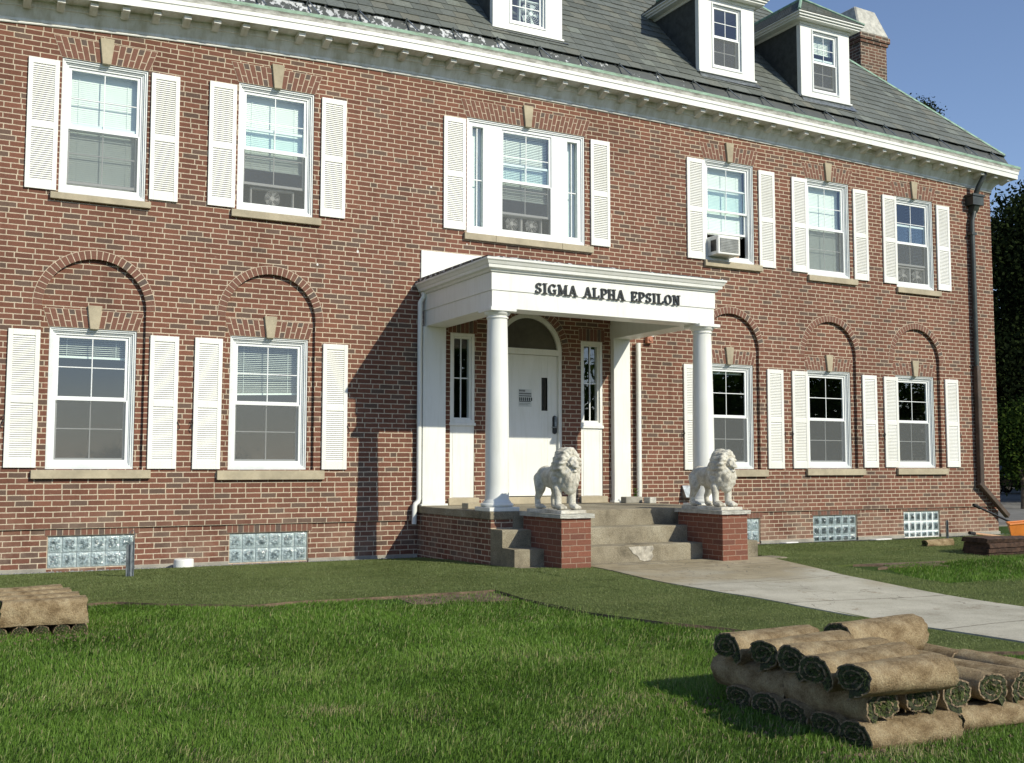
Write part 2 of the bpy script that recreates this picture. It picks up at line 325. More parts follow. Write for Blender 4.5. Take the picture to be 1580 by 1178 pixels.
def blade_mat(name,stops):
    m=NT(name); a=m.n('ShaderNodeAttribute',attribute_name='tint')
    c=m.ramp(a.outputs['Fac'],stops)
    t=m.t; df=m.n('ShaderNodeBsdfDiffuse'); tl=m.n('ShaderNodeBsdfTranslucent'); mx=m.n('ShaderNodeMixShader'); mx.inputs[0].default_value=0.3
    t.links.new(c,df.inputs[0]); t.links.new(c,tl.inputs[0]); t.links.new(df.outputs[0],mx.inputs[1]); t.links.new(tl.outputs[0],mx.inputs[2])
    gl=m.n('ShaderNodeBsdfGlossy'); gl.inputs['Roughness'].default_value=0.45; gl.inputs[0].default_value=(1,1,0.9,1)
    m2=m.n('ShaderNodeMixShader'); m2.inputs[0].default_value=0.015; t.links.new(mx.outputs[0],m2.inputs[1]); t.links.new(gl.outputs[0],m2.inputs[2])
    t.links.new(m2.outputs[0],m.out.inputs[0]); return m.m
M['blade']=blade_mat('grass_blade',[(0,(0.052,0.102,0.014)),(0.3,(0.096,0.187,0.024)),(0.6,(0.148,0.262,0.040)),(0.80,(0.215,0.27,0.078)),(1.0,(0.40,0.34,0.19))])
M['turfblade']=blade_mat('turf_blade',[(0,(0.135,0.175,0.058)),(0.5,(0.165,0.205,0.074)),(0.85,(0.185,0.215,0.086)),(1.0,(0.22,0.22,0.11))])
def leaf_mat(name,a,b,c_):
    m=NT(name); r=m.island(); P=m.pos()
    c=m.ramp(r,[(0,a),(0.5,b),(1,c_)]); t=m.t
    df=m.n('ShaderNodeBsdfDiffuse'); tl=m.n('ShaderNodeBsdfTranslucent'); mx=m.n('ShaderNodeMixShader'); mx.inputs[0].default_value=0.3
    t.links.new(c,df.inputs[0]); t.links.new(c,tl.inputs[0]); t.links.new(df.outputs[0],mx.inputs[1]); t.links.new(tl.outputs[0],mx.inputs[2])
    t.links.new(mx.outputs[0],m.out.inputs[0]); return m.m
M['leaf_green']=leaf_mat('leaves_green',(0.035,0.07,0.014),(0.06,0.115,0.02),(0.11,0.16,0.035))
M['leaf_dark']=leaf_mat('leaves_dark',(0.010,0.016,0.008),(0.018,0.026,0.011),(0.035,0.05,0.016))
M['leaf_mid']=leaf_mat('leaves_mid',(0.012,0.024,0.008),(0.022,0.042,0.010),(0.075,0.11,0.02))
M['bark']=simple('bark',(0.11,0.085,0.06),0.95,0.3,8,0.9,25)
M['asphalt']=simple('asphalt',(0.20,0.19,0.17),0.9,0.15,0.8,0.5,60)
M['gravel']=simple('gravel',(0.30,0.30,0.30),0.9,0.3,60,0.9,90)
M['orange']=simple('orange_paint',(0.60,0.19,0.03),0.45,0.12,4)
M['sod_shade']=simple('shaded_sod_edge',(0.085,0.045,0.028),0.95,0.3,14,0.9,50)  # dark tone carries the shade on the sod stack's sunless side
M['carpaint']=simple('car_paint',(0.012,0.014,0.017),0.18,0.1,2)
M['rubber']=simple('rubber',(0.015,0.015,0.015),0.8,0.2,9)
M['chrome']=simple('rim',(0.5,0.5,0.5),0.25,0.1,9,metal=1)
M['letter']=simple('letter_black',(0.012,0.013,0.012),0.35,0.1,9)
M['brownpipe']=simple('brown_downspout',(0.085,0.06,0.045),0.5,0.2,4)
M['darkpipe']=simple('dark_green_downspout',(0.045,0.055,0.050),0.42,0.25,5)
M['paper']=simple('paper',(0.62,0.64,0.62),0.8,0.04,9)
M['ac_grill']=simple('grille_grey',(0.30,0.31,0.30),0.6,0.15,9)
M['fan']=simple('fan_plastic',(0.80,0.80,0.77),0.5,0.05,9)
M['pvc']=simple('white_pvc',(0.82,0.82,0.80),0.35,0.03,9)
M['alarm']=simple('alarm_housing',(0.42,0.17,0.10),0.5,0.15,20)
# ---------------------------------------------------------------- mesh helpers
def bow(x):      # eaves line bow as surveyed from the photograph
    k=0.0062 if x<7 else 0.0017
    return 0.12-k*(max(-2.7,min(x,19.2))-7)**2
class MB:
    def __init__(s): s.v=[]; s.f=[]; s.mi=[]; s.cur=0
    def quad(s,*pts):
        b=len(s.v); s.v+= [tuple(p) for p in pts]; s.f.append(tuple(range(b,b+len(pts)))); s.mi.append(s.cur)
    def add(s,vs,fs):
        b=len(s.v); s.v+=[tuple(p) for p in vs]
        for f in fs: s.f.append(tuple(i+b for i in f)); s.mi.append(s.cur)
    def box(s,x0,x1,y0,y1,z0,z1):
        s.add([(x0,y0,z0),(x1,y0,z0),(x1,y1,z0),(x0,y1,z0),(x0,y0,z1),(x1,y0,z1),(x1,y1,z1),(x0,y1,z1)],
              [(0,3,2,1),(4,5,6,7),(0,1,5,4),(1,2,6,5),(2,3,7,6),(3,0,4,7)])
    def obox(s,c,ax,ay,az):     # oriented box, half axes
        c,ax,ay,az=map(Vector,(c,ax,ay,az)); P=[]
        for k in (-1,1):
            for j,i in ((-1,-1),(-1,1),(1,1),(1,-1)): P.append(c+ax*i+ay*j+az*k)
        s.add(P,[(0,3,2,1),(4,5,6,7),(0,1,5,4),(1,2,6,5),(2,3,7,6),(3,0,4,7)])
    def prism_y(s,poly,y0,y1):  # poly in (x,z), ccw seen from -Y
        n=len(poly); vs=[(x,y0,z) for x,z in poly]+[(x,y1,z) for x,z in poly]
        fs=[tuple(range(n)),tuple(reversed(range(n,2*n)))]+[(i,i+n,(i+1)%n+n,(i+1)%n) for i in range(n)]
        s.add(vs,fs)
    def prism_x(s,poly,x0,x1):  # poly in (y,z)
        n=len(poly); vs=[(x0,y,z) for y,z in poly]+[(x1,y,z) for y,z in poly]
        fs=[tuple(range(n)),tuple(reversed(range(n,2*n)))]+[(i,i+n,(i+1)%n+n,(i+1)%n) for i in range(n)]
        s.add(vs,fs)
    def tube(s,pts,r,n=10,cap=True,radii=None):
        pts=[Vector(p) for p in pts]; rings=[]; up=Vector((0,0,1))
        prev=None
        for i,p in enumerate(pts):
            d=(pts[min(i+1,len(pts)-1)]-pts[max(i-1,0)]).normalized()
            if prev is None:
                a=d.cross(up if abs(d.z)<0.9 else Vector((1,0,0))).normalized()
            else: a=(prev-d*prev.dot(d)).normalized()
            prev=a; b=d.cross(a); rr=radii[i] if radii else r
            rings.append([p+a*math.cos(2*math.pi*k/n)*rr+b*math.sin(2*math.pi*k/n)*rr for k in range(n)])
        vs=[q for R in rings for q in R]; fs=[]
        for i in range(len(pts)-1):
            for k in range(n):
                fs.append((i*n+k,i*n+(k+1)%n,(i+1)*n+(k+1)%n,(i+1)*n+k))
        if cap: fs.append(tuple(reversed(range(n)))); fs.append(tuple(range((len(pts)-1)*n,len(pts)*n)))
        s.add(vs,fs)
    def lathe(s,prof,cx,cy,n=40):   # prof (r,z) bottom to top
        vs=[(cx+r*math.cos(2*math.pi*k/n),cy+r*math.sin(2*math.pi*k/n),z) for r,z in prof for k in range(n)]; fs=[]
        for i in range(len(prof)-1):
            for k in range(n): fs.append((i*n+k,i*n+(k+1)%n,(i+1)*n+(k+1)%n,(i+1)*n+k))
        fs.append(tuple(reversed(range(n)))); fs.append(tuple(range((len(prof)-1)*n,len(prof)*n)))
        s.add(vs,fs)
    def warp(s,fn): s.v=[fn(*p) for p in s.v]
    def bowz(s): s.v=[(x,y,z+bow(x)) for x,y,z in s.v]
    def build(s,name,mats,parent=None,smooth=False,bevel=0.0,wn=False):
        me=bpy.data.meshes.new(name); me.from_pydata(s.v,[],s.f)
        if not isinstance(mats,(list,tuple)): mats=[mats]
        for m in mats: me.materials.append(m)
        me.polygons.foreach_set('material_index',s.mi)
        bm=bmesh.new(); bm.from_mesh(me); bmesh.ops.recalc_face_normals(bm,faces=bm.faces)
        if bevel: bmesh.ops.bevel(bm,geom=[e for e in bm.edges if len(e.link_faces)==2 and e.calc_face_angle(0)>0.6],offset=bevel,segments=1,affect='EDGES',profile=0.5)
        bm.to_mesh(me); bm.free()
        if smooth:
            me.polygons.foreach_set('use_smooth',[True]*len(me.polygons))
            me.set_sharp_from_angle(angle=math.radians(40))
        o=bpy.data.objects.new(name,me); col.objects.link(o)
        if parent is not None: setparent(o,parent)
        return o
def wloc(o):
    v=Vector(o.location)
    while o.parent: o=o.parent; v+=Vector(o.location)
    return v
def setparent(o,p):   # all parents are unrotated when parts are made in world coordinates
    o.parent=p; o.location=-wloc(p)
def tag(o,label=None,cat=None,group=None,kind=None):
    if label: o['label']=label
    if cat: o['category']=cat
    if group: o['group']=group
    if kind: o['kind']=kind
    return o
def empty(name,loc,label,cat,group=None):
    o=bpy.data.objects.new(name,None); col.objects.link(o); o.location=loc; o.empty_display_size=0.2
    return tag(o,label,cat,group)
def copy_tree(o,parent=None):
    c=o.copy(); col.objects.link(c)
    if parent is not None: c.parent=parent
    for ch in list(o.children): copy_tree(ch,c)
    return c
# ---------------------------------------------------------------- terrain
ZY=np.array([-60,-30,-14,-12,-10,-8,-6,-3,-1.5,-0.6,0,60]); ZZ=np.array([-2.3,-1.9,-1.52,-1.45,-1.36,-1.28,-1.23,-1.19,-1.215,-1.25,-1.265,-1.265])
def zg0(y): return np.interp(y,ZY,ZZ)
def zg(x,y):
    y=np.asarray(y,dtype=float); x=np.asarray(x,dtype=float)
    z=(zg0(y-0.8)+zg0(y-0.4)+zg0(y)+zg0(y+0.4)+zg0(y+0.8))/5
    near=np.clip((-y-1.0)/2,0,1)*np.clip((x+60)/40,0,1)
    z=z+near*0.012*(np.sin(1.7*x+0.6*y)+np.sin(0.9*x-2.1*y+1))
    wallz=-1.265-0.03*np.clip((x-8)/6,0,1)
    t=np.clip((y+1.2)/1.2,0,1); 
    return z*(1-t)+wallz*t
def G(x,y): return float(zg(x,y))
# ---------------------------------------------------------------- the setting
X0,X1,YB=-2.7,18.62,10.5       # house corners
def rect(x0,x1,z0,z1): return [(x0,z0),(x1,z0),(x1,z1),(x0,z1)]
def make_ground():
    xs=np.unique(np.concatenate([np.linspace(-600,-30,14),np.linspace(-30,-4,14),np.linspace(-4,22,105),np.linspace(22,60,20),np.linspace(60,700,14)]))
    ys=np.unique(np.concatenate([np.linspace(-500,-30,12),np.linspace(-30,-15,8),np.linspace(-15,1,81),np.linspace(1,60,14),np.linspace(60,800,12)]))
    XX,YY=np.meshgrid(xs,ys); ZZ_=zg(XX,YY)
    n=len(xs); b=MB(); b.v=list(zip(XX.ravel().tolist(),YY.ravel().tolist(),ZZ_.ravel().tolist()))
    b.f=[(j*n+i,j*n+i+1,(j+1)*n+i+1,(j+1)*n+i) for j in range(len(ys)-1) for i in range(n-1)]; b.mi=[0]*len(b.f)
    tag(b.build('ground',M['ground'],smooth=True),kind='structure')
make_ground()
WALKL=[(7.02,-3.12),(6.98,-4.0),(6.88,-5.1),(6.80,-6.0),(6.92,-7.0),(7.10,-8.0),(7.26,-9.0),(7.45,-11),(7.7,-16)]
WALKR=[(9.93,-3.02),(9.55,-4.08),(9.09,-5.33),(9.02,-6.3),(8.98,-7.1),(8.93,-8.0),(8.95,-9.0),(9.05,-11),(9.2,-16)]
def interp_line(L,y): 
    ys=[-p[1] for p in L]; return float(np.interp(-y,ys,[p[0] for p in L]))
def sheet(name,mat,xa,xb,ys,dz,thick,nx=14,kind='structure'):
    b=MB(); rows=[]
    for y in ys:
        a,c=xa(y),xb(y); rows.append([(a+(c-a)*i/nx,y) for i in range(nx+1)])
    n=nx+1
    top=[(x,y,G(x,y)+dz) for r in rows for x,y in r]
    b.v=top[:]; 
    for j in range(len(rows)-1):
        for i in range(nx): b.f.append((j*n+i,(j+1)*n+i,(j+1)*n+i+1,j*n+i+1))
    # skirt
    loop=[(0,i) for i in range(n)]+[(j,nx) for j in range(1,len(rows))]+[(len(rows)-1,i) for i in range(nx-1,-1,-1)]+[(j,0) for j in range(len(rows)-2,0,-1)]
    base=len(b.v); b.v+=[(rows[j][i][0],rows[j][i][1],top[j*n+i][2]-thick) for j,i in loop]
    for k in range(len(loop)):
        k2=(k+1)%len(loop); a=loop[k][0]*n+loop[k][1]; c=loop[k2][0]*n+loop[k2][1]
        b.f.append((a,c,base+k2,base+k))
    b.mi=[0]*len(b.f)
    return tag(b.build(name,mat,smooth=True),kind=kind)
sheet('front_walk',M['walk'],lambda y:interp_line(WALKL,y),lambda y:interp_line(WALKR,y),list(np.linspace(-3.12,-16,50)),0.035,0.1)
# newly laid turf, left of the walk: front edge polyline (x, y_edge)
TEDGE=[(-3,-4.3),(0,-4.05),(1.4,-3.95),(2.5,-4.68),(3.6,-4.62),(4.99,-4.62),(5.0,-5.1),(4.97,-6.0),(5.3,-6.95),(5.65,-7.45),(6.0,-8.0),(6.3,-8.8),(7.4,-9.4)]
def tedge(x):
    if x<4.99: return float(np.interp(x,[-3,0,1.45,2.45,2.86,3.54,4.27,4.99],[-4.3,-4.05,-3.95,-4.95,-4.87,-4.84,-4.70,-4.70]))+0.012*math.sin(9*x)+0.008*math.sin(23*x)
    return float(np.interp(x,[4.99,5.0,5.02,5.10,5.3,5.62,6.0,6.3,7.4],[-4.70,-5.3,-5.9,-6.5,-7.05,-7.43,-8.0,-8.8,-9.4]))
def turf_left():
    b=MB(); xs=list(np.arange(-3,4.99,0.15))+[4.99]+list(np.arange(5.0,7.36,0.08)); ny=30
    for i,x in enumerate(xs):
        ye=tedge(x); yt=-0.28
        # limit by steps and walk
        if x>6.1: yt=-3.15
        if x>6.99: 
            yy=[p for p in np.linspace(-3.2,-9.4,60) if interp_line(WALKL,p)>x]; yt=max(yy) if yy else ye
        for j in range(ny+1):
            y=ye+(yt-ye)*j/ny
            if x>6.1 and y>-3.15: y=-3.15
            b.v.append((x,y,G(x,y)+0.026))
    n=ny+1
    for i in range(len(xs)-1):
        for j in range(ny): b.f.append((i*n+j,(i+1)*n+j,(i+1)*n+j+1,i*n+j+1))
    k=len(b.v)
    for i,x in enumerate(xs):
        v=b.v[i*n]; b.v.append((v[0],v[1]-0.008,v[2]-0.06))
    b.mi=[0]*len(b.f)
    for i in range(len(xs)-1): b.f.append((i*n,k+i,k+i+1,(i+1)*n)); b.mi.append(1)
    o=b.build('new_turf',[M['turf'],M['earth']]); tag(o,kind='structure')
turf_left()
sheet('new_turf',M['turf'],lambda y:interp_line(WALKR,y)+0.01,lambda y:24.0,list(np.linspace(-3.0,-4.45,12)),0.024,0.06,nx=60)
sheet('new_turf',M['turf'],lambda y:10.05,lambda y:24.0,list(np.linspace(-0.3,-2.995,16)),0.024,0.03,nx=60)
sheet('new_turf',M['turf'],lambda y:interp_line(WALKR,y)+0.01,lambda y:12.5,list(np.linspace(-6.2,-9.6,14)),0.022,0.05,nx=20)
sheet('new_turf',M['turf'],lambda y:interp_line(WALKR,y)+0.01,lambda y:9.75,list(np.linspace(-4.455,-6.195,10)),0.022,0.05,nx=8)
sheet('bare_soil',M['earth'],lambda y:10.15+0.25*math.sin(9*y),lambda y:11.5+0.3*math.sin(7*y+1),list(np.linspace(-4.5,-4.95,8)),0.026,0.03,nx=12)
sheet('parking_lot',M['asphalt'],lambda y:19.5,lambda y:110,list(np.linspace(2.0,60,16)),0.03,0.06,nx=10)
# gravel strip along the foundation (uncountable)
def gravel(x0,x1,n,ya=-0.34,yb=-0.02):
    b=MB()
    for i in range(n):
        x=random.uniform(x0,x1); y=random.uniform(ya,yb); r=random.uniform(0.008,0.02); z=G(x,y)+0.015
        a=random.random()*6.28
        P=[(x+r*math.cos(a+k*1.257)*random.uniform(.7,1.1),y+r*math.sin(a+k*1.257)*random.uniform(.7,1.1),z-r*0.5) for k in range(5)]
        top=(x,y,z+r*0.6); b0=len(b.v); b.v+=P+[top]
        for k in range(5): b.f.append((b0+k,b0+(k+1)%5,b0+5)); b.mi.append(0)
    tag(b.build('gravel',M['gravel']),'loose grey gravel scattered along the foot of the brick wall','gravel',kind='stuff')
gravel(-0.5,18.6,6500)
# ---------------------------------------------------------------- house
HOUSE=(7.96,0.0,-1.27)
house=empty('brick_house',HOUSE,'red brick house with white shutters, slate roof and white columned porch','house')
UW=[(1.223,2.272,3.47,5.208),(3.457,4.519,3.506,5.266),(11.392,12.464,3.546,5.298),(13.69,14.731,3.482,5.249),(15.919,16.941,3.438,5.185)]
U3=(6.905,8.99,3.545,5.316)
LW=[(1.185,2.225,0.0,1.775),(3.425,4.500,-0.008,1.790),(11.385,12.432,-0.003,1.788),(13.672,14.72,0.010,1.765),(15.88,16.90,0.018,1.762)]
NR=0.62; NSP=2.035; ND=0.055
def arch_pts(cx,r,zs,n=28): return [(cx+r*math.cos(math.pi*k/n),zs+r*math.sin(math.pi*k/n)) for k in range(n+1)]
def niche_poly(w):
    c=(w[0]+w[1])/2; return [(c-NR,w[2]),(c+NR,w[2])]+arch_pts(c,NR,NSP)
DC=7.99; DR=0.585; DZ0=-0.42; DSP=1.815
door_poly=[(DC-DR,-0.53),(DC+DR,-0.53)]+arch_pts(DC,DR,DSP)
SL=[(6.645,7.045,-0.42,2.015),(8.905,9.305,-0.42,2.015)]
BW=[(1.235,2.268,-1.225,-0.815,6,2),(3.455,4.538,-1.250,-0.842,6,2),(11.45,12.518,-1.262,-0.838,6,2),(13.72,14.785,-1.297,-0.820,6,3),(15.965,16.938,-1.290,-0.788,6,3)]
def holed(b,outer,holes,y):
    loops=[[Vector((x,z,0)) for x,z in outer]]+[[Vector((x,z,0)) for x,z in h] for h in holes]
    tris=tessellate_polygon(loops); flat=[p for l in loops for p in l]
    k=len(b.v); b.v+=[(p.x,y,p.y) for p in flat]
    for t in tris: b.f.append(tuple(i+k for i in t)); b.mi.append(b.cur)
def reveal(b,poly,y0,y1):
    n=len(poly)
    for i in range(n):
        (xa,za),(xb,zb)=poly[i],poly[(i+1)%n]; b.quad((xa,y0,za),(xb,y0,zb),(xb,y1,zb),(xa,y1,za))
def build_wall():
    b=MB(); ZT=5.86
    uh=[rect(*w) for w in UW+[U3]]; nh=[niche_poly(w) for w in LW]; sh=[rect(*w) for w in SL]
    holed(b,rect(X0,X1,-0.73,ZT),uh+nh+[door_poly]+sh,0.0)
    for p in uh+sh: reveal(b,p,0,0.16)
    reveal(b,door_poly,0,0.16)
    for w,p in zip(LW,nh):
        reveal(b,p,0,ND); holed(b,p,[rect(w[0],w[1],w[2]+0.001,w[3])],ND); reveal(b,rect(*w),ND,ND+0.16)
    # other walls
    b.quad((X1,0,-0.73),(X1,YB,-0.73),(X1,YB,ZT),(X1,0,ZT)); b.quad((X0,0,-0.73),(X0,YB,-0.73),(X0,YB,ZT),(X0,0,ZT))
    b.quad((X0,YB,-1.4),(X1,YB,-1.4),(X1,YB,ZT),(X0,YB,ZT))
    # base, set back below the water table
    q=0.030
    b.quad((X0,0,-0.73),(X1,0,-0.73),(X1-q,q,-0.73),(X0+q,q,-0.73)); b.quad((X1,0,-0.73),(X1,YB,-0.73),(X1-q,YB,-0.73),(X1-q,q,-0.73))
    bh=[rect(w[0],w[1],w[2],w[3]) for w in BW]
    holed(b,rect(X0+q,X1-q,-1.42,-0.73),bh,q)
    for p in bh: reveal(b,p,q,0.13)
    b.quad((X1-q,q,-1.42),(X1-q,YB,-1.42),(X1-q,YB,-0.73),(X1-q,q,-0.73)); b.quad((X0+q,q,-1.42),(X0+q,YB,-1.42),(X0+q,YB,-0.73),(X0+q,q,-0.73))
    b.build('wall',M['brick'],house)
    f=MB(); f.box(X0-0.0,6.1,-0.008,0.2,-1.5,-1.212); f.box(9.9,X1,-0.008,0.2,-1.5,-1.222)
    # leave basement openings
    f=MB()
    xs=[X0]+[v for w in BW for v in (w[0]-0.0,w[1]+0.0)]+[X1]
    for i in range(0,len(xs),2): f.box(xs[i],xs[i+1],0.014,0.2,-1.5,-1.212 if xs[i]<6 else -1.225)
    f.box(X1-0.2,X1-0.014,0.2,YB,-1.5,-1.215)
    f.build('foundation',M['concrete'],house,bevel=0.004)
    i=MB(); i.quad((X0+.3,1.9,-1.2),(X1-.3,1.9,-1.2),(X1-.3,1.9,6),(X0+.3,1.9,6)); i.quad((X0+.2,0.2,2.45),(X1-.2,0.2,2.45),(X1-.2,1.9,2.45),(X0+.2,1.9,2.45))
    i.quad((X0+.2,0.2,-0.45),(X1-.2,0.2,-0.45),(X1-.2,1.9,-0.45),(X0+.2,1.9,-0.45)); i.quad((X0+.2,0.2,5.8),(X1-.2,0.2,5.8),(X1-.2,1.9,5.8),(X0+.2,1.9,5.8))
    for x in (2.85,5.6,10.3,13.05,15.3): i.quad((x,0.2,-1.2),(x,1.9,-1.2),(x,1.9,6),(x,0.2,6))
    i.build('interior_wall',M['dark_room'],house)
build_wall()
# voussoirs and jack arches
def jack_arch(w,y,hgt=0.275,name='flat_arch',flare=0.10):
    c=(w[0]+w[1])/2; hw=(w[1]-w[0])/2+0.01; z0=w[3]; m=MB(); VV=[]
    kb,kt=0.052,0.088   # keystone half widths
    m.prism_y([(c-hw,z0),(c+hw,z0),(c+hw+flare,z0+hgt),(c-hw-flare,z0+hgt)],y-0.003,y+0.02)
    n=int(round((hw-kb)/0.0725)); 
    for sgn in (-1,1):
        for i in range(n):
            a0=kb+(hw-kb)*i/n; a1=kb+(hw-kb)*(i+1)/n; t0=kt+(hw+flare-kt)*i/n; t1=kt+(hw+flare-kt)*(i+1)/n
            g=0.0062
            def P(a,t,z): f=z/hgt; return (c+sgn*(a+(t-a)*f),z0+z)
            segs=[(0,hgt)] if False else ([(0,hgt*0.36),(hgt*0.36,hgt)] if i%2 else [(0,hgt*0.70),(hgt*0.70,hgt)])
            if i==0: v=MB()
            for (s0,s1) in segs:
                q=[P(a0+g,t0+g,s0+g),P(a1-g,t1-g,s0+g),P(a1-g,t1-g,s1-g),P(a0+g,t0+g,s1-g)]
                if sgn<0: q=q[::-1]
                v.prism_y(q,y-0.0055,y+0.01)
        VV.append(v)
    o=m.build(name,M['mortar'],house)
    for v in VV: v.build('arch_bricks',M['vous'],o)
    k=MB(); k.prism_y([(c-kb,z0-0.012),(c+kb,z0-0.012),(c+kt,z0+hgt+0.055),(c-kt,z0+hgt+0.055)],y-0.040,y+0.05)
    k.build('keystone',M['limestone'],house,bevel=0.006)
for w in UW: jack_arch(w,0.0)
jack_arch(U3,0.0)
for w in LW: jack_arch(w,ND,hgt=0.235,flare=0.075)
def arch_ring(cx,r0,r1,zs,y,n,name='brick_arch',leg=0.0):
    m=MB(); v=MB(); N=48
    poly=arch_pts(cx,r1,zs,N)+arch_pts(cx,r0,zs,N)[::-1]
    for i in range(N):
        a0,a1=math.pi*i/N,math.pi*(i+1)/N
        q=[(cx+r0*math.cos(a0),zs+r0*math.sin(a0)),(cx+r1*math.cos(a0),zs+r1*math.sin(a0)),(cx+r1*math.cos(a1),zs+r1*math.sin(a1)),(cx+r0*math.cos(a1),zs+r0*math.sin(a1))]
        m.prism_y(q,y-0.003,y+0.02)
    for i in range(n):
        g=0.0066/r1; a0,a1=math.pi*i/n+g,math.pi*(i+1)/n-g; rr0,rr1=r0+0.001,r1-0.007
        q=[(cx+rr0*math.cos(a0),zs+rr0*math.sin(a0)),(cx+rr1*math.cos(a0),zs+rr1*math.sin(a0)),(cx+rr1*math.cos(a1),zs+rr1*math.sin(a1)),(cx+rr0*math.cos(a1),zs+rr0*math.sin(a1))]
        v.prism_y(q,y-0.0055,y+0.01)
    o=m.build(name,M['mortar'],house); v.build('arch_bricks',M['vous'],o)
for w in LW: arch_ring((w[0]+w[1])/2,NR,NR+0.115,NSP,0.0,30)
arch_ring(DC,DR,DR+0.115,DSP,0.0,28)
def soldier(x0,x1,z0,z1,y,n):
    m=MB(); v=MB(); m.box(x0,x1,y-0.003,y+0.02,z0,z1)
    for i in range(n):
        a=x0+(x1-x0)*i/n; c=x0+(x1-x0)*(i+1)/n; v.box(a+0.005,c-0.005,y-0.008,y+0.01,z0+0.005,z1-0.005)
    o=m.build('soldier_course',M['mortar'],house); v.build('arch_bricks',M['vous'],o)
for s_ in SL: soldier(s_[0]-0.04,s_[1]+0.04,s_[3],s_[3]+0.2,0.0,7)
for w in BW: soldier(w[0]-0.03,w[1]+0.05,w[3],-0.7305,0.030,16)
# windows
def ring(b,x0,x1,z0,z1,t,y0,y1,tb=None):
    tb=t if tb is None else tb
    b.box(x0,x0+t,y0,y1,z0,z1); b.box(x1-t,x1,y0,y1,z0,z1); b.box(x0+t,x1-t,y0,y1,z1-t,z1); b.box(x0+t,x1-t,y0,y1,z0,z0+tb)
def sash(x0,x1,z0,z1,y,win,name,munt=(1,1),t=0.036,gl='window_pane',glass_y=None):
    b=MB(); ring(b,x0,x1,z0,z1,t,y,y+0.028)
    gw=0.013
    nx,nz=munt
    for i in range(1,nx+1):
        x=x0+(x1-x0)*i/(nx+1); b.box(x-gw/2,x+gw/2,y+0.008,y+0.018,z0+t,z1-t)
    zz=[z0+t+(z1-z0-2*t)*j/(nz+1) for j in range(1,nz+1)]; xs=[x0+t]+[x0+(x1-x0)*i/(nx+1) for i in range(1,nx+1)]+[x1-t]
    for z in zz:
        for k in range(len(xs)-1):
            b.box(xs[k]+(gw/2 if k else 0),xs[k+1]-(gw/2 if k<len(xs)-2 else 0),y+0.008,y+0.018,z-gw/2,z+gw/2)
    s=b.build(name,M['trim'],win,bevel=0.002)
    return s
def pane(x0,x1,z0,z1,y,win,name='pane',mat='glass'):
    b=MB(); b.quad((x0,y,z0),(x1,y,z0),(x1,y,z1),(x0,y,z1)); b.build(name,M[mat],win)
def casing(b,x0,x1,z0,z1,yb):
    # stepped brick mould
    ring(b,x0,x1,z0,z1,0.020,yb+0.012,yb+0.13,0.03)
    ring(b,x0+0.020,x1-0.020,z0+0.03,z1-0.020,0.022,yb+0.026,yb+0.13,0.02)
    ring(b,x0+0.042,x1-0.042,z0+0.05,z1-0.042,0.018,yb+0.046,yb+0.13,0.02)
def window_unit(win,x0,x1,z0,z1,yb,raise_=0.0,blind=1.0,slant=0.0,muntlow=True,closed=0.6,screen=True):
    y=yb+0.066
    b=MB(); ring(b,x0,x1,z0,z1,0.026,y,y+0.09,0.035); b.build('jamb',M['trim'],win,bevel=0.002)
    x0+=0.026; x1-=0.026; z0+=0.035; z1-=0.026; zm=(z0+z1)/2
    sash(x0+0.002,x1-0.002,zm-0.018,z1-0.001,y+0.018,win,'upper_sash'); pane(x0+.03,x1-.03,zm+.01,z1-.03,y+0.030,win)
    h=zm-z0; zr=z0+raise_*h
    sash(x0+0.002,x1-0.002,zr+0.001,zr+h+0.016,y+0.049,win,'lower_sash'); pane(x0+.03,x1-.03,zr+.03,zr+h-.02,y+0.061,win)
    if screen:
        s=MB(); ring(s,x0,x1,z0,zm-0.019,0.014,y+0.003,y+0.012); s.build('screen_frame',M['trim'],win)
        pane(x0+.014,x1-.014,z0+.014,zm-.033,y+0.008,win,'screen','screen')
    if blind>0:
        B=MB(); yy=y+0.135; H=z1-z0; zb=z1-blind*H; n=int((z1-zb)/0.026)
        for i in range(n):
            z=z1-0.02-i*0.026; dz=slant*0.0
            c=math.cos(closed)*0.0145; s_=math.sin(closed)*0.0145
            B.quad((x0+.012,yy-c,z-s_),(x1-.012,yy-c,z-s_-0*slant),(x1-.012,yy+c,z+s_),(x0+.012,yy+c,z+s_))
        def tilt(x,yv,z): 
            return (x,yv,z+slant*(x-(x0+x1)/2)*max(0,(z1-z))/max(.1,(z1-zb)))
        B.box(x0+.01,x1-.01,yy-.014,yy+.014,z1-0.03,z1)
        B.box(x0+.012,x1-.012,yy-.013,yy+.013,zb-0.012,zb+0.012)
        for fx in (0.16,0.84):
            xx=x0+(x1-x0)*fx; B.box(xx-.002,xx+.002,yy-.016,yy-.014,zb,z1)
        B.warp(tilt); B.build('blind',M['blind'],win)
def sill(x0,x1,z0,z1,win,y=-0.055,joints=0):
    b=MB()
    if joints:
        xs=[x0]+[x0+(x1-x0)*k for k in joints]+[x1]
        for i in range(len(xs)-1): b.prism_x([(y,z0),(0.12,z0),(0.12,z1),(y,z1-0.012)],xs[i]+(0.002 if i else 0),xs[i+1]-(0.002 if i<len(xs)-2 else 0))
    else: b.prism_x([(y,z0),(0.12,z0),(0.12,z1),(y,z1-0.012)],x0,x1)
    b.build('sill',M['limestone'],win,bevel=0.004)
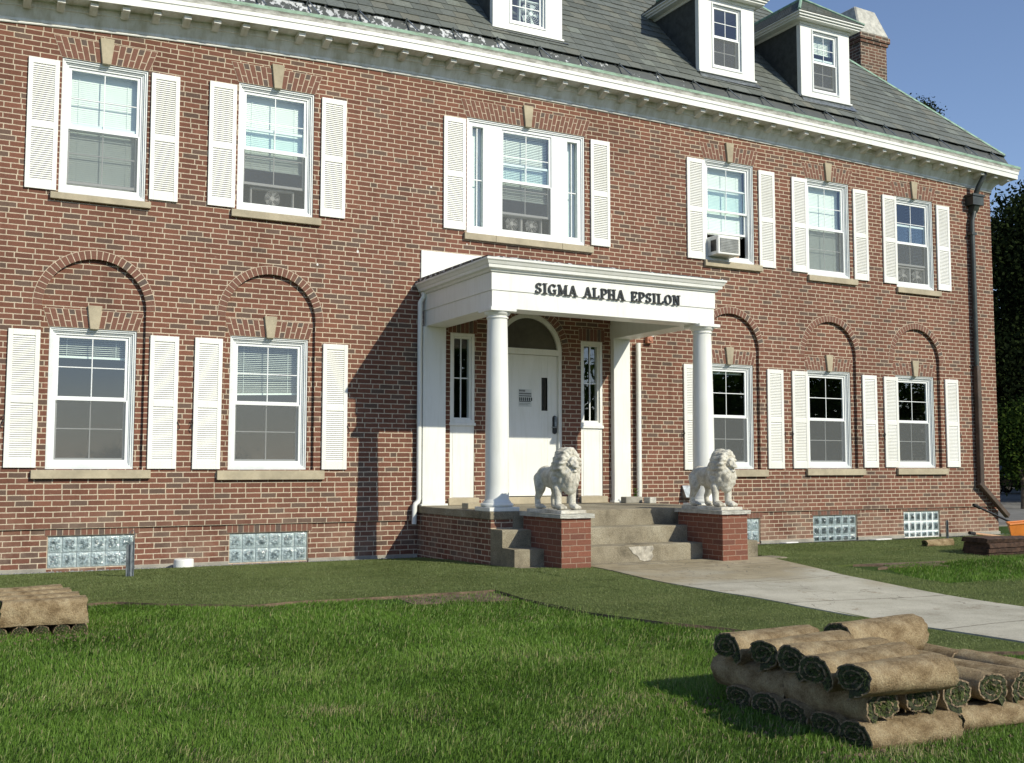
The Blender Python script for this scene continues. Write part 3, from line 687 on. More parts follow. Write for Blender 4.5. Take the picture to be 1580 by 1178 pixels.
def make_window(w,yb,srange,**k):
    x0,x1,z0,z1=w
    b=MB(); casing(b,x0+.002,x1-.002,z0+.002,z1-.002,yb); win=b.build('window',M['trimgrey'],house,bevel=0.002)
    window_unit(win,x0+.060,x1-.060,z0+.070,z1-.060,yb-0.006,**k)
    sill(srange[0],srange[1],srange[2],z0,win,y=-0.055)
    return win
US=[(1.131,2.339,3.375),(3.381,4.629,3.395),(11.354,12.60,3.43),(13.679,14.868,3.37),(15.901,17.077,3.325)]
LS=[(1.02,2.425,-0.116),(3.265,4.728,-0.140),(11.20,12.66,-0.130),(13.55,14.95,-0.112),(15.78,17.12,-0.104)]
UK=[dict(blind=1.0,raise_=0.06,closed=1.32),dict(blind=1.0-0.34,raise_=0.36,closed=1.32),dict(blind=1.0-0.25,raise_=0.50,closed=1.32,screen=False),dict(blind=1.0,raise_=0.0,closed=1.32),dict(blind=0.0,raise_=0.44)]
LK=[dict(blind=0.17,closed=0.35),dict(blind=0.42,slant=0.035,closed=0.35),dict(blind=0.04,closed=1.1),dict(blind=0.0),dict(blind=0.0)]
wins=[]
for w,s_,k in zip(UW,US,UK): wins.append(make_window(w,0.0,s_,**k))
for w,s_,k in zip(LW,LS,LK): wins.append(make_window(w,ND,s_,**k))
def triple():
    x0,x1,z0,z1=U3; b=MB(); casing(b,x0+.002,x1-.002,z0+.002,z1-.002,0.0)
    c=7.96; cw=0.47
    # flat boards beside the middle unit
    for a,d in ((x0+0.345,c-cw),(c+cw,x1-0.345)): b.box(a,d,0.044,0.14,z0+.07,z1-.06)
    b.box(x0+.06,x1-.06,0.05,0.14,z0+.055,z0+.0699)
    win=b.build('window',M['trim'],house,bevel=0.002)
    window_unit(win,c-cw+.001,c+cw-.001,z0+.0705,z1-.0605,-0.02,raise_=0.34,blind=0.66,closed=1.0)
    for a,d in ((x0+.0605,x0+.3445),(x1-.3445,x1-.0605)):
        ring_=MB(); ring(ring_,a,d,z0+.0705,z1-.0605,0.05,0.046,0.12); ring_.build('side_sash',M['trim'],win,bevel=0.002)
        m=MB(); xm=(a+d)/2; m.box(xm-.007,xm+.007,0.075,0.085,z0+.12,z1-.11); zm=z0+.07+(z1-z0-.13)*0.47
        m.box(a+.05,xm-.0071,0.075,0.085,zm-.007,zm+.007); m.box(xm+.0071,d-.05,0.075,0.085,zm-.007,zm+.007); m.build('muntin',M['trim'],win)
        pane(a+.045,d-.045,z0+.12,z1-.11,0.092,win)
        bl=MB(); bl.quad((a,0.2,z0),(d,0.2,z0),(d,0.2,z1),(a,0.2,z1)); bl.build('shade',M['blind'],win)
    sill(6.85,9.125,3.432,z0,win,joints=(0.23,0.745))
triple()
# basement glass block windows
def basement(w,wnum=0):
    x0,x1,z0,z1,nx,nz=w; b=MB(); ring(b,x0,x1,z0,z1,0.012,0.045,0.12); win=b.build('basement_window',M['mortar'],house)
    g=MB(); RIM=[]; dx=(x1-x0-.024)/nx; dz=0.2 if nz==2 else (z1-z0-.024)/2.6; 
    zt=z1-.012; 
    m=MB(); m.box(x0+.012,x1-.012,0.060 if wnum==4 else 0.066,0.11,z0+.012,z1-.012); m.build('block_joints',M['trim'] if wnum==4 else M['blockjoint'],win)
    for j in range(nz):
        for i in range(nx):
            a=x0+.012+i*dx; zb=max(z0+.012,zt-(j+1)*dz); zu=zt-j*dz
            if zu-zb<0.03: continue
            G_=MB(); n=6; gp=0.012 if wnum==4 else 0.005
            for p in range(n+1):
                for q in range(n+1):
                    u,v=p/n,q/n; e=min(u,1-u,v,1-v); y=0.058-0.012*min(1,e*5)+(0.006*math.sin(9*u+i)*math.cos(8*v+j) if e>0 else 0)
                    G_.v.append((a+gp+(dx-2*gp)*u,y,zb+gp+(zu-zb-2*gp)*v)); RIM.append(1.0 if e<0.02 else (0.45 if e<0.2 else 0.0))
            for p in range(n):
                for q in range(n): k=p*(n+1)+q; G_.f.append((k,k+n+1,k+n+2,k+1))
            g.add(G_.v,G_.f)
            a0,a1,c0,c1=a+gp,a+dx-gp,zb+gp,zu-gp; RIM+=[1.0]*8
            g.add([(a0,.058,c0),(a1,.058,c0),(a1,.058,c1),(a0,.058,c1),(a0,.09,c0),(a1,.09,c0),(a1,.09,c1),(a0,.09,c1)],[(0,1,5,4),(1,2,6,5),(2,3,7,6),(3,0,4,7)])
    o=g.build('glass_block',M['gblock'],win,smooth=True)
    at=o.data.color_attributes.new('rim','FLOAT_COLOR','POINT'); dk=0.0 if nz==3 else 1.0
    at.data.foreach_set('color',[q for r_ in RIM for q in (r_,dk,0.0,1.0)])
for i_,w in enumerate(BW): basement(w,i_)
# shutters
def shutter_mesh(W,H):
    b=MB(); y0,y1=-0.032,-0.004; st=0.055; top,bot,mid=0.075,0.115,0.085
    zm=H*0.49
    b.box(-W/2,-W/2+st,y0,y1,0,H); b.box(W/2-st,W/2,y0,y1,0,H)
    for a,c in ((0,bot),(zm-mid/2,zm+mid/2),(H-top,H)): b.box(-W/2+st,W/2-st,y0+.001,y1,a,c)
    b.box(-W/2+st,W/2-st,y1-.006,y1-.001,bot,zm-mid/2); b.box(-W/2+st,W/2-st,y1-.006,y1-.001,zm+mid/2,H-top)
    for a,c in ((bot,zm-mid/2),(zm+mid/2,H-top)):
        n=int(round((c-a)/0.0275)); s=(c-a)/n
        for i in range(n):
            z=a+i*s
            b.add([(-W/2+st,y0+.003,z+.002),(W/2-st,y0+.003,z+.002),(W/2-st,y1-.006,z+s*0.98),(-W/2+st,y1-.006,z+s*0.98),(-W/2+st,y0+.003,z-.006+.001),(W/2-st,y0+.003,z-.005)],[(0,1,2,3),(4,5,1,0)])
    return b
SU=[(1.015,3.48,5.145),(2.495,3.502,5.19),(3.245,3.514,5.21),(4.80,3.535,5.24),(6.695,3.569,5.272),(9.275,3.562,5.288),(11.185,3.537,5.26),(12.741,3.519,5.24),(13.50,3.505,5.219),(14.996,3.481,5.182),(15.747,3.482,5.166),(17.20,3.458,5.13)]
SLo=[(0.893,0.02,1.715),(2.561,0.006,1.724),(3.124,0.002,1.728),(4.872,-0.003,1.74),(11.07,-0.01,1.74),(12.86,0.009,1.73),(13.43,0.013,1.726),(15.124,0.025,1.72),(15.667,0.032,1.713),(17.306,0.036,1.724)]
me_u=shutter_mesh(0.362,1.69); me_l=shutter_mesh(0.36,1.715)
pu=me_u.build('shutter',M['shut'],bevel=0.002); pl=me_l.build('shutter',M['shut'],bevel=0.002)
for proto,L,Hh in ((pu,SU,1.69),(pl,SLo,1.715)):
    for i,(x,z0,z1) in enumerate(L):
        o=proto if i==0 else proto.copy()
        if i: col.objects.link(o)
        o.parent=house; o.scale=(1,1,(z1-z0)/Hh); o.location=Vector((x,0,z0))-Vector(HOUSE); o.rotation_euler=(0,random.uniform(-.003,.003),0)
        if L is SLo:
            sg=1 if i in (1,3,5,7,9) else -1
            d=MB(); xx=x+sg*0.19
            d.tube([(xx,-.04,z0+.50),(xx+sg*.02,-.04,z0+.53),(xx+sg*.008,-.04,z0+.57),(xx-sg*.008,-.04,z0+.60),(xx+sg*.012,-.04,z0+.64),(xx+sg*.02,-.04,z0+.60)],0.006,6)
            d.tube([(xx+sg*.004,-.04,z0+.58),(xx+sg*.004,0.0,z0+.58)],0.005,6)
            dd=d.build('shutter_dog',M['black'],house)
# ---------------- eaves
def sweep(prof,name,mat,parent=house,n=60,smooth=False,side=True):
    """prof: list of (o,z) offsets outward from the wall; swept along the front and both sides"""
    b=MB(); path=[]
    L=[]
    for o,z in prof:
        pts=[]
        if side: pts.append((X0-o,YB,z))
        for i in range(n+1): 
            x=(X0-o)+(X1-X0+2*o)*i/n; pts.append((x,-o,z))
        if side: pts.append((X1+o,YB,z))
        L.append(pts)
    k=len(L[0]); b.v=[p for r in L for p in r]
    for r in range(len(L)-1):
        for i in range(k-1): b.f.append((r*k+i,r*k+i+1,(r+1)*k+i+1,(r+1)*k+i)); b.mi.append(0)
    b.bowz(); return b.build(name,mat,parent,smooth=smooth)
F0=5.70
sweep([(0.0,F0-.004),(0.030,F0),(0.030,F0+.035),(0.045,F0+.05),(0.06,F0+.085),(0.095,F0+.125),(0.105,F0+.15)],'frieze',M['eave'],smooth=True)
sweep([(0.105,F0+.15),(0.125,F0+.155),(0.125,F0+.235),(0.34,F0+.245)],'soffit',M['eave'])
sweep([(0.34,F0+.245),(0.375,F0+.228),(0.378,F0+.318),(0.391,F0+.323),(0.393,F0+.372)],'cornice_fascia',M['white'])
sweep([(0.393,F0+.372),(0.397,F0+.380),(0.401,F0+.395),(0.408,F0+.418),(0.422,F0+.43)],'cornice_crown',M['crown_top'],smooth=True)
sweep([(0.42,F0+.43),(0.422,F0+.475),(0.40,F0+.485),(0.355,F0+.455)],'gutter_lip',M['copper'])
sweep([(0.355,F0+.455),(0.30,F0+.46),(0.20,F0+.70),(0.16,F0+.75)],'gutter',M['gutter'])
# modillions
md=MB(); xm=0.03; zt=F0+.2398
mods=[]
def modillion(xc,x_out=0.0):
    b=MB(); h=bow(xc); b.prism_x([(-.125,zt-.115+h),(-.125,zt+h),(-.315,zt+h+.004),(-.315,zt+h-.062),(-.25,zt+h-.067),(-.19,zt+h-.09)],xc-.047,xc+.047); return b
i=0; x=-0.37
while x<18.95:
    b=modillion(x); b.build('modillion',M['eave'],house,bevel=0.002); x+=0.3835 if x<18.6 else 9
sweep([(0.0,F0-.032),(0.020,F0-.030),(0.026,F0-.018),(0.020,F0-.0045),(0.0,F0-.0045)],'frieze_bead',M['white'],smooth=True)
# ---------------- roof
SLP=1.07; RZ=6.41; RY=-0.235       # slope, height and depth of slate edge (bow added)
HX=X1+0.22
YR=4.9
def roof():
    b=MB(); ex=0.225; c=math.cos(math.atan(SLP)); s=math.sin(math.atan(SLP)); nrow=int((YR-RY)/c/ex)
    for r in range(nrow):
        t0=r*ex; t1=t0+ex*1.35; yA=RY+t0*c; zA=RZ+t0*s; yB=RY+t1*c; zB=RZ+t1*s
        xlim=HX-(yA-RY)*1.0; xl0=X0-0.22+(yA-RY); x=max(xl0,-3.2)-((r*0.371)%1)*0.22
        if xl0>xlim: break
        while x<xlim:
            wd=random.uniform(0.19,0.33); a=max(x+.0025,xl0); d=min(x+wd-.0025,xlim)
            if d-a>0.02:
                j=random.uniform(-.006,.006); lift=0.010+random.uniform(0,.004); th=0.008
                d2=min(d,HX-(yB-RY)); a2=max(a,xl0+(yB-yA))
                if d2<=a2: d2=a2+0.001
                # thick at the butt, sliding under the next course
                N=Vector((0,-s,c))
                p0=Vector((a,yA+j*c,zA+j*s))+N*lift; p1=Vector((d,yA+j*c,zA+j*s))+N*(lift+random.uniform(-.002,.002)); p2=Vector((d2,yB,zB))-N*0.004; p3=Vector((a2,yB,zB))-N*0.004
                q0=p0-N*th; q1=p1-N*th
                b.add([p0,p1,p2,p3,q0,q1],[(0,1,2,3),(4,5,1,0),(0,3,4),(1,5,2)])
            x+=wd
    b.bowz(); b.build('roof',M['slate'],house)
    # the other slopes and the underlay
    u=MB(); zr=RZ+(YR-RY)*SLP; xa,xb=X0-.22,HX; t=YR-RY; ya,yb=RY+.03,YB+.22
    A=(xa,ya,RZ-.02);Bp=(xb,ya,RZ-.02);Cp=(xb,yb,RZ-.02);D=(xa,yb,RZ-.02);E=(xa+t,YR,zr-.02);F=(xb-t,YR,zr-.02)
    n=40; 
    for i in range(n):
        f0,f1=i/n,(i+1)/n
        u.quad((xa+(xb-xa)*f0,ya,RZ-.03+bow(xa+(xb-xa)*f0)),(xa+(xb-xa)*f1,ya,RZ-.03+bow(xa+(xb-xa)*f1)),(E[0]+(F[0]-E[0])*f1,YR,zr-.06),(E[0]+(F[0]-E[0])*f0,YR,zr-.06))
    u.quad((xb-.012,ya,RZ-.02+bow(xb)),(xb-.012,yb,RZ-.02+bow(xb)),(F[0],YR+.3,zr-.02+bow(F[0])*0),(F[0]-.012,YR,zr-.02)); u.quad(D,(xb,yb,RZ-.02),F,E); u.quad((xa,ya,RZ-.1),D,E)
    u.build('roof_slopes',M['slate_dark'],house)
    h=MB(); P=[]; 
    for i in range(30):
        q=(YR-RY)*i/29; xx=HX-q; yy=RY+q; zz=RZ+q*SLP+bow(xx)+.012
        P.append((xx,yy,zz))
    for p0,p1 in zip(P[:-1],P[1:]):
        w_=0.045
        h.quad((p0[0]-w_,p0[1]-w_*0.2,p0[2]-.0),(p0[0],p0[1],p0[2]+.03),(p1[0],p1[1],p1[2]+.03),(p1[0]-w_,p1[1]-w_*0.2,p1[2]-.0))
        h.quad((p0[0],p0[1],p0[2]+.03),(p0[0]+w_*0.2,p0[1]+w_,p0[2]-.03),(p1[0]+w_*0.2,p1[1]+w_,p1[2]-.03),(p1[0],p1[1],p1[2]+.03))
    h.build('hip_flashing',M['copper'],house)
roof()
x=-0.1
while x<18.7:
    g=MB(); h=bow(x); 
    g.obox((x+.05,-.335,F0+.60+h),(0.010,0,0.0),Vector((0.045,-.10,-.115)),Vector((0.0,0.004,-0.003)))
    g.obox((x-.02,-.24,F0+.69+h),(0.012,0,0),Vector((0.0,-.03,.035)),Vector((0,.003,.003)))
    g.build('gutter_strap',M['galv'],house); x+=0.74
# ---------------- dormers
def dormer(cx,hw,z0,z1,yf,screen=True,wz0=0.12,raise_=0.0,blind=0.0):
    b=MB(); ww=0.335
    # front boards around the window
    x0,x1=cx-hw,cx+hw; wx0,wx1=cx-ww,cx+ww; wb=z0+0.095; wt=z1-0.06
    b.box(x0,wx0,yf,yf+.10,z0,z1); b.box(wx1,x1,yf,yf+.10,z0,z1); b.box(wx0,wx1,yf+.0005,yf+.10,z0,wb); b.box(wx0,wx1,yf+.0005,yf+.10,wt,z1)
    b.box(x0-.02,x1+.02,yf-.035,yf+.02,z0-.03,z0-.0005)
    d=b.build('dormer',M['white'],house,bevel=0.003)
    fr=MB(); ring(fr,wx0,wx1,wb,wt,0.022,yf-.012,yf+.09); fr.build('window_frame',M['trimgrey'],d)
    window_unit(d,wx0+.022,wx1-.022,wb+.022,wt-.022,yf-0.045,raise_=raise_,blind=blind,closed=1.2,screen=screen)
    s=MB(); 
    back=yf+(z1-0.0-(RZ+bow(cx)+(yf-RY)*SLP))/SLP+0.1
    for sx in (x0+.002,x1-.002):
        s.quad((sx,yf+.02,z0-.4),(sx,back,z0-.4),(sx,back,z1),(sx,yf+.02,z1))
    s.quad((x0+.1,yf+.9,z0),(x1-.1,yf+.9,z0),(x1-.1,yf+.9,z1),(x0+.1,yf+.9,z1))
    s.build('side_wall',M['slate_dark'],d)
    c=MB(); o1,o2=0.08,0.20; zc=z1
    for (oa,ob,za,zb) in ((0.02,0.02,zc,zc+.05),(0.14,0.14,zc+.05,zc+.085),(0.17,0.17,zc+.085,zc+.125),(0.20,0.20,zc+.125,zc+.15)):
        c.box(x0-oa,x1+oa,yf-ob,back+.3,za+0.0005,zb)
    c.build('dormer_cornice',M['white'],d,bevel=0.004)
    # hipped slate roof
    e=0.20; ze=zc+.151; R=hw+e; sl=0.80; ax,ay,az=cx,yf-e+R,ze+R*sl; r=MB()
    def course(pA,pB,apA,apB):  # slates on a trapezoid
        pA,pB,apA,apB=map(Vector,(pA,pB,apA,apB)); H=((apA-pA)).length; n=max(3,int(H/0.15))
        for i in range(n):
            f0,f1=i/n,min(1,(i+1.25)/n); a0=pA.lerp(apA,f0); b0=pB.lerp(apB,f0); a1=pA.lerp(apA,f1); b1=pB.lerp(apB,f1)
            N=(pB-pA).cross(apA-pA).normalized()
            if N.z<0: N=-N
            k=max(1,int((b0-a0).length/0.2)); 
            for j in range(k):
                p=a0.lerp(b0,j/k)+N*.014; q=a0.lerp(b0,(j+.97)/k)+N*.014; t=a1.lerp(b1,(j+.97)/k); u=a1.lerp(b1,j/k)
                r.add([p,q,t,u,p-N*.012,q-N*.012],[(0,1,2,3),(4,5,1,0)])
    yb_=back+2.2
    course((x0-e,yf-e,ze),(x1+e,yf-e,ze),(ax,ay,az),(ax+.001,ay,az))
    course((x0-e,yb_,ze),(x0-e,yf-e,ze),(ax,yb_,az),(ax,ay,az))
    course((x1+e,yf-e,ze),(x1+e,yb_,ze),(ax,ay,az),(ax,yb_,az))
    r.build('dormer_roof',M['slate'],d)
    h=MB(); h.tube([(x1+e,yf-e,ze+.01),(ax,ay,az+.03)],0.028,6); h.tube([(x0-e,yf-e,ze+.01),(ax,ay,az+.03)],0.028,6); h.tube([(ax,ay,az+.02),(ax,yb_,az+.02)],0.03,6); h.build('hip_flashing',M['copper'],d)
    a=MB(); zb=RZ+bow(cx)+(yf-RY)*SLP; a.quad((x0-.03,yf-.10,zb-.10*SLP+.03),(x1+.09,yf-.10,zb-.10*SLP+.03),(x1+.05,yf-.001,z0-.03),(x0,yf-.001,z0-.03)); a.build('flashing',M['galv'],d)
    return d
D1=dormer(7.99,0.625,6.86,8.20,0.06,raise_=0.0,screen=False)
D2=dormer(11.96,0.615,6.85,8.17,0.04)
D3=dormer(14.26,0.605,6.80,8.13,0.03,raise_=0.12,blind=0.30)
# ---------------- chimney
def chimney():
    b=MB(); x0,x1,y0,y1=17.70,18.50,2.45,3.5; zt=9.42
    b.box(x0,x1,y0,y1,5.5,zt); b.box(x0-.03,x1+.03,y0-.03,y1+.03,zt+.0005,zt+.07); b.box(x0-.06,x1+.06,y0-.06,y1+.06,zt+.0705,zt+.20)
    ch=b.build('chimney',M['brick_old'],house,bevel=0.006)
    c=MB(); z=zt+.2005; zt2=z+.68; i=.16
    lo=[(x0-.05,y0-.05,z),(x1+.05,y0-.05,z),(x1+.05,y1+.05,z),(x0-.05,y1+.05,z)]; hi=[(x0+.02,y0+i,zt2+.0),(x1-i,y0+i,zt2-.02),(x1-i,y1-i,zt2-.02),(x0+.02,y1-i,zt2)]
    c.add(lo+hi,[(0,3,2,1),(4,5,6,7),(0,1,5,4),(1,2,6,5),(2,3,7,6),(3,0,4,7)]); c.build('chimney_cap',M['capstone'],ch,bevel=0.03)
chimney()
# ---------------- porch
PC=8.0; HA=1.79; YA=-2.21; YF=-2.33; ZF=-0.525; ZA=2.07; CR=0.148
def porch():
    b=MB(); b.box(PC-1.86,PC+1.86,YF+.012,-0.0005,-1.4,ZF-0.10); b.box(PC-1.86,PC-1.55,YF,YF+.0115,-1.4,ZF-.10); b.build('porch_base',M['brick'],house)
    f=MB(); f.box(PC-1.875,PC-1.55,YF-.012,YF+.3,ZF-.0995,ZF); f.box(PC-1.875,PC+1.875,YF+.3002,-0.0005,ZF-.0995,ZF); f.box(PC-1.5498,PC+1.875,YF-.002,YF+.3,-1.4,ZF);  f.build('porch_floor',M['steps'],house,bevel=0.008)
    for sx in (-1,1):
        cx=PC+sx*1.655; cy=-2.10
        c=MB(); H=ZA-ZF; pr=[]
        pr+= [(0.185,ZF+.052),(0.205,ZF+.06),(0.214,ZF+.078),(0.205,ZF+.097),(0.183,ZF+.104),(0.183,ZF+.112),(0.160,ZF+.14)]
        zt_=ZA-.075
        for k in range(13):
            t=k/12; z=ZF+.16+(zt_-.06-ZF-.16)*t; r=0.153*(1-0.155*(max(0,t-0.25)/0.75)**1.5); pr.append((r,z))
        pr+=[(0.130,zt_-.055),(0.143,zt_-.05),(0.143,zt_-.035),(0.131,zt_-.03),(0.133,zt_-.02),(0.155,zt_-.004),(0.172,zt_+.02),(0.172,zt_+.03)]
        c.lathe(pr,cx,cy,48); o=c.build('column',M['white'],house,smooth=True)
        p=MB(); p.box(cx-.215,cx+.215,cy-.215,cy+.215,ZF+.0005,ZF+.052); p.build('plinth',M['white'],o,bevel=0.006)
        p=MB(); p.box(cx-.185,cx+.185,cy-.185,cy+.185,zt_+.0305,ZA-.0005); p.build('abacus',M['white'],o,bevel=0.004)
        q=MB(); a0,a1=(6.17,6.53) if sx<0 else (9.46,9.77)
        q.box(a0,a1,-.10,-.0005,ZF+.03,ZA-.0005); q.box(a0-.03,a1+.03,-.135,-.0005,ZF+.0005,ZF+.0295); q.build('pilaster',M['white'],house,bevel=0.004)
    # entablature
    e=MB(); z1=2.30; z2=2.535; tk=0.34
    def U(x0,x1,yf,za,zb,inner):
        e.box(x0,x1,yf,yf+tk,za,zb); e.box(x0,x0+tk+(0 if inner else 0),yf+tk+.0003,-.0005,za,zb); e.box(x1-tk,x1,yf+tk+.0003,-.0005,za,zb)
    U(PC-HA,PC+HA,YA,ZA,z1-.0005,0); U(PC-HA-.012,PC+HA+.012,YA-.012,z1,z2,0)
    ent=e.build('entablature',M['white'],house,bevel=0.003)
    cm=MB(); cm.box(PC-HA-.022,PC+HA+.022,YA-.022,YA-.0125,z1+.022,z1+.034); 
    cn=MB()
    prof=[(0.012,z2),(0.035,z2+.005),(0.045,z2+.03),(0.085,z2+.045),(0.09,z2+.085),(0.10,z2+.09),(0.118,z2+.125),(0.135,z2+.14),(0.137,z2+.165),(0.10,z2+.178)]
    rows=[]
    for o,z in prof: rows.append([(PC-HA-o,-.0005,z),(PC-HA-o,YA-o,z),(PC+HA+o,YA-o,z),(PC+HA+o,-.0005,z)])
    k=len(rows); cn.v=[p for r in rows for p in r]
    for r in range(k-1):
        for i in range(3): cn.f.append((r*4+i,r*4+i+1,(r+1)*4+i+1,(r+1)*4+i)); cn.mi.append(0)
    cn.build('porch_cornice',M['white'],ent)
    rf=MB(); zz=z2+.178
    # slightly hipped membrane with a ragged edge
    n=70; edge=[]
    o=0.112
    for i in range(n+1): edge.append((PC-HA-o+(2*HA+2*o)*i/n,YA-o,zz+random.uniform(-.002,.012)))
    for i in range(n):
        a,c=edge[i],edge[i+1]; rf.quad(a,c,(c[0],YA+.3,zz+.03),(a[0],YA+.3,zz+.03)); rf.quad((a[0],a[1]-.008,zz-.004),(c[0],c[1]-.008,zz-.004),c,a)
    rf.quad((PC-HA-o,YA+.3,zz+.03),(PC+HA+o,YA+.3,zz+.03),(PC+HA+o,-.03,zz+.05),(PC-HA-o,-.03,zz+.05))
    rf.quad((PC-HA-o,YA-o,zz+.004),(PC-HA-o,-.03,zz+.004),(PC-HA-o,-.03,zz+.05),(PC-HA-o,YA+.3,zz+.03))
    rf.build('porch_roof',M['gutter'],house)
    cl=MB(); cl.quad((PC-HA+.3,YA+.3,2.52),(PC+HA-.3,YA+.3,2.52),(PC+HA-.3,-.001,2.52),(PC-HA+.3,-.001,2.52)); cl.build('porch_ceiling',M['ceiling'],house)
    fb=MB(); fb.box(PC-HA-.05,PC+HA+.08,-.025,-.0005,2.72,3.20); fb.build('flashing_board',M['white'],house,bevel=0.003)
    return ent
ent=porch()
# lettering: slab serif strokes on a 0..1 high grid
def stroke(a,b,t): return (a,b,t)
def letter_geo(ch):
    T=0.20; t=0.11; sr=0.09
    L=[]; arcs=[]
    def serif(x,z,w=0.34): L.append(((x-w/2,z),(x+w/2,z),sr))
    if ch=='I': L=[((.25,0),(.25,1),T)]; serif(.25,sr/2,.46); serif(.25,1-sr/2,.46); W=.5
    elif ch=='L': L=[((.2,0),(.2,1),T),((.05,.06),(.74,.06),.11),((.70,.02),(.70,.3),.10)]; serif(.2,1-sr/2,.42); W=.78
    elif ch=='E': L=[((.2,0),(.2,1),T),((.05,.06),(.74,.06),.11),((.05,.94),(.72,.94),.11),((.2,.5),(.56,.5),.10),((.70,.02),(.70,.3),.10),((.68,.72),(.68,.99),.10),((.55,.38),(.55,.62),.08)]; W=.78
    elif ch=='H': L=[((.2,0),(.2,1),T),((.72,0),(.72,1),T),((.2,.5),(.72,.5),.11)]; [serif(x,z,.40) for x in (.2,.72) for z in (sr/2,1-sr/2)]; W=.92
    elif ch=='N': L=[((.2,0),(.2,1),.12),((.76,0),(.76,1),.12),((.2,.97),(.76,.05),T)]; serif(.2,sr/2,.38); serif(.16,1-sr/2,.30); serif(.76,1-sr/2,.38); W=.94
    elif ch=='M': L=[((.2,0),(.2,1),.12),((.92,0),(.92,1),T),((.2,.97),(.56,.1),.19),((.56,.1),(.92,.97),.11)]; serif(.2,sr/2,.36); serif(.92,sr/2,.42); serif(.16,1-sr/2,.28); serif(.96,1-sr/2,.30); W=1.12
    elif ch=='A': L=[((.14,0),(.46,1),.11),((.46,1),(.80,0),T),((.25,.33),(.68,.33),.10)]; serif(.14,sr/2,.34); serif(.80,sr/2,.42); W=.94
    elif ch=='P': L=[((.2,0),(.2,1),T),((.05,.94),(.45,.94),.11),((.2,.46),(.45,.46),.10)]; serif(.2,sr/2,.42); arcs=[(.45,.70,.24,.24,-90,90,.19)]; W=.76
    elif ch=='O': arcs=[(.45,.5,.34,.44,0,360,.19)]; W=.9
    elif ch=='G': arcs=[(.45,.5,.34,.44,40,330,.19)]; L=[((.74,.02),(.74,.44),.18),((.74,.70),(.74,.95),.09)]; serif(.72,.44,.34); W=.92
    elif ch=='S': arcs=[(.38,.72,.21,.22,30,270,.17),(.38,.28,.23,.22,-150,90,.17)]; L=[((.62,.70),(.62,.98),.09),((.11,.02),(.11,.3),.09)]; W=.74
    else: W=.55
    return L,arcs,W
def write(text,x0,x1,z,h,y,parent,slope=0.0):
    LG=[letter_geo(c) for c in text]; tot=sum(g[2]+.10 for g in LG)-.10; sx=(x1-x0)/tot; cur=0
    for c,(L,A,W) in zip(text,LG):
        if c!=' ':
            b=MB(); k=[0]
            def seg(p,q,t):
                p=Vector((p[0],p[1])); q=Vector((q[0],q[1])); P=Vector((x0+(cur+p.x)*sx,z+p.y*h)); Q=Vector((x0+(cur+q.x)*sx,z+q.y*h)); d=(Q-P)
                tt=t*sx if abs(d.x)<abs(d.y) else t*h
                nrm=Vector((-d.y,d.x)).normalized()*tt/2; k[0]+=1; yy=y-.022-.0004*k[0]
                b.prism_y([tuple(P-nrm),tuple(Q-nrm),tuple(Q+nrm),tuple(P+nrm)],yy,y-.004)
            for p,q,t in L: seg(p,q,t)
            for cx,cz,rx,rz,a0,a1,t in A:
                n=18
                pts_o=[];pts_i=[]
                for i in range(n+1):
                    a=math.radians(a0+(a1-a0)*i/n); tv=t*abs(math.cos(a))+.10*abs(math.sin(a))
                    pts_o.append((x0+(cur+cx+(rx+tv/2)*math.cos(a))*sx,z+(cz+(rz+.05)*math.sin(a))*h)); pts_i.append((x0+(cur+cx+(rx-tv/2)*math.cos(a))*sx,z+(cz+(rz-.05)*math.sin(a))*h))
                for i in range(n): b.prism_y([pts_i[i],pts_o[i],pts_o[i+1],pts_i[i+1]],y-.0225,y-.004)
            b.build('letter',M['letter'],parent)
        cur+=W+.10
write('SIGMA ALPHA EPSILON',6.83,9.17,2.302,0.140,YA-.012,ent)
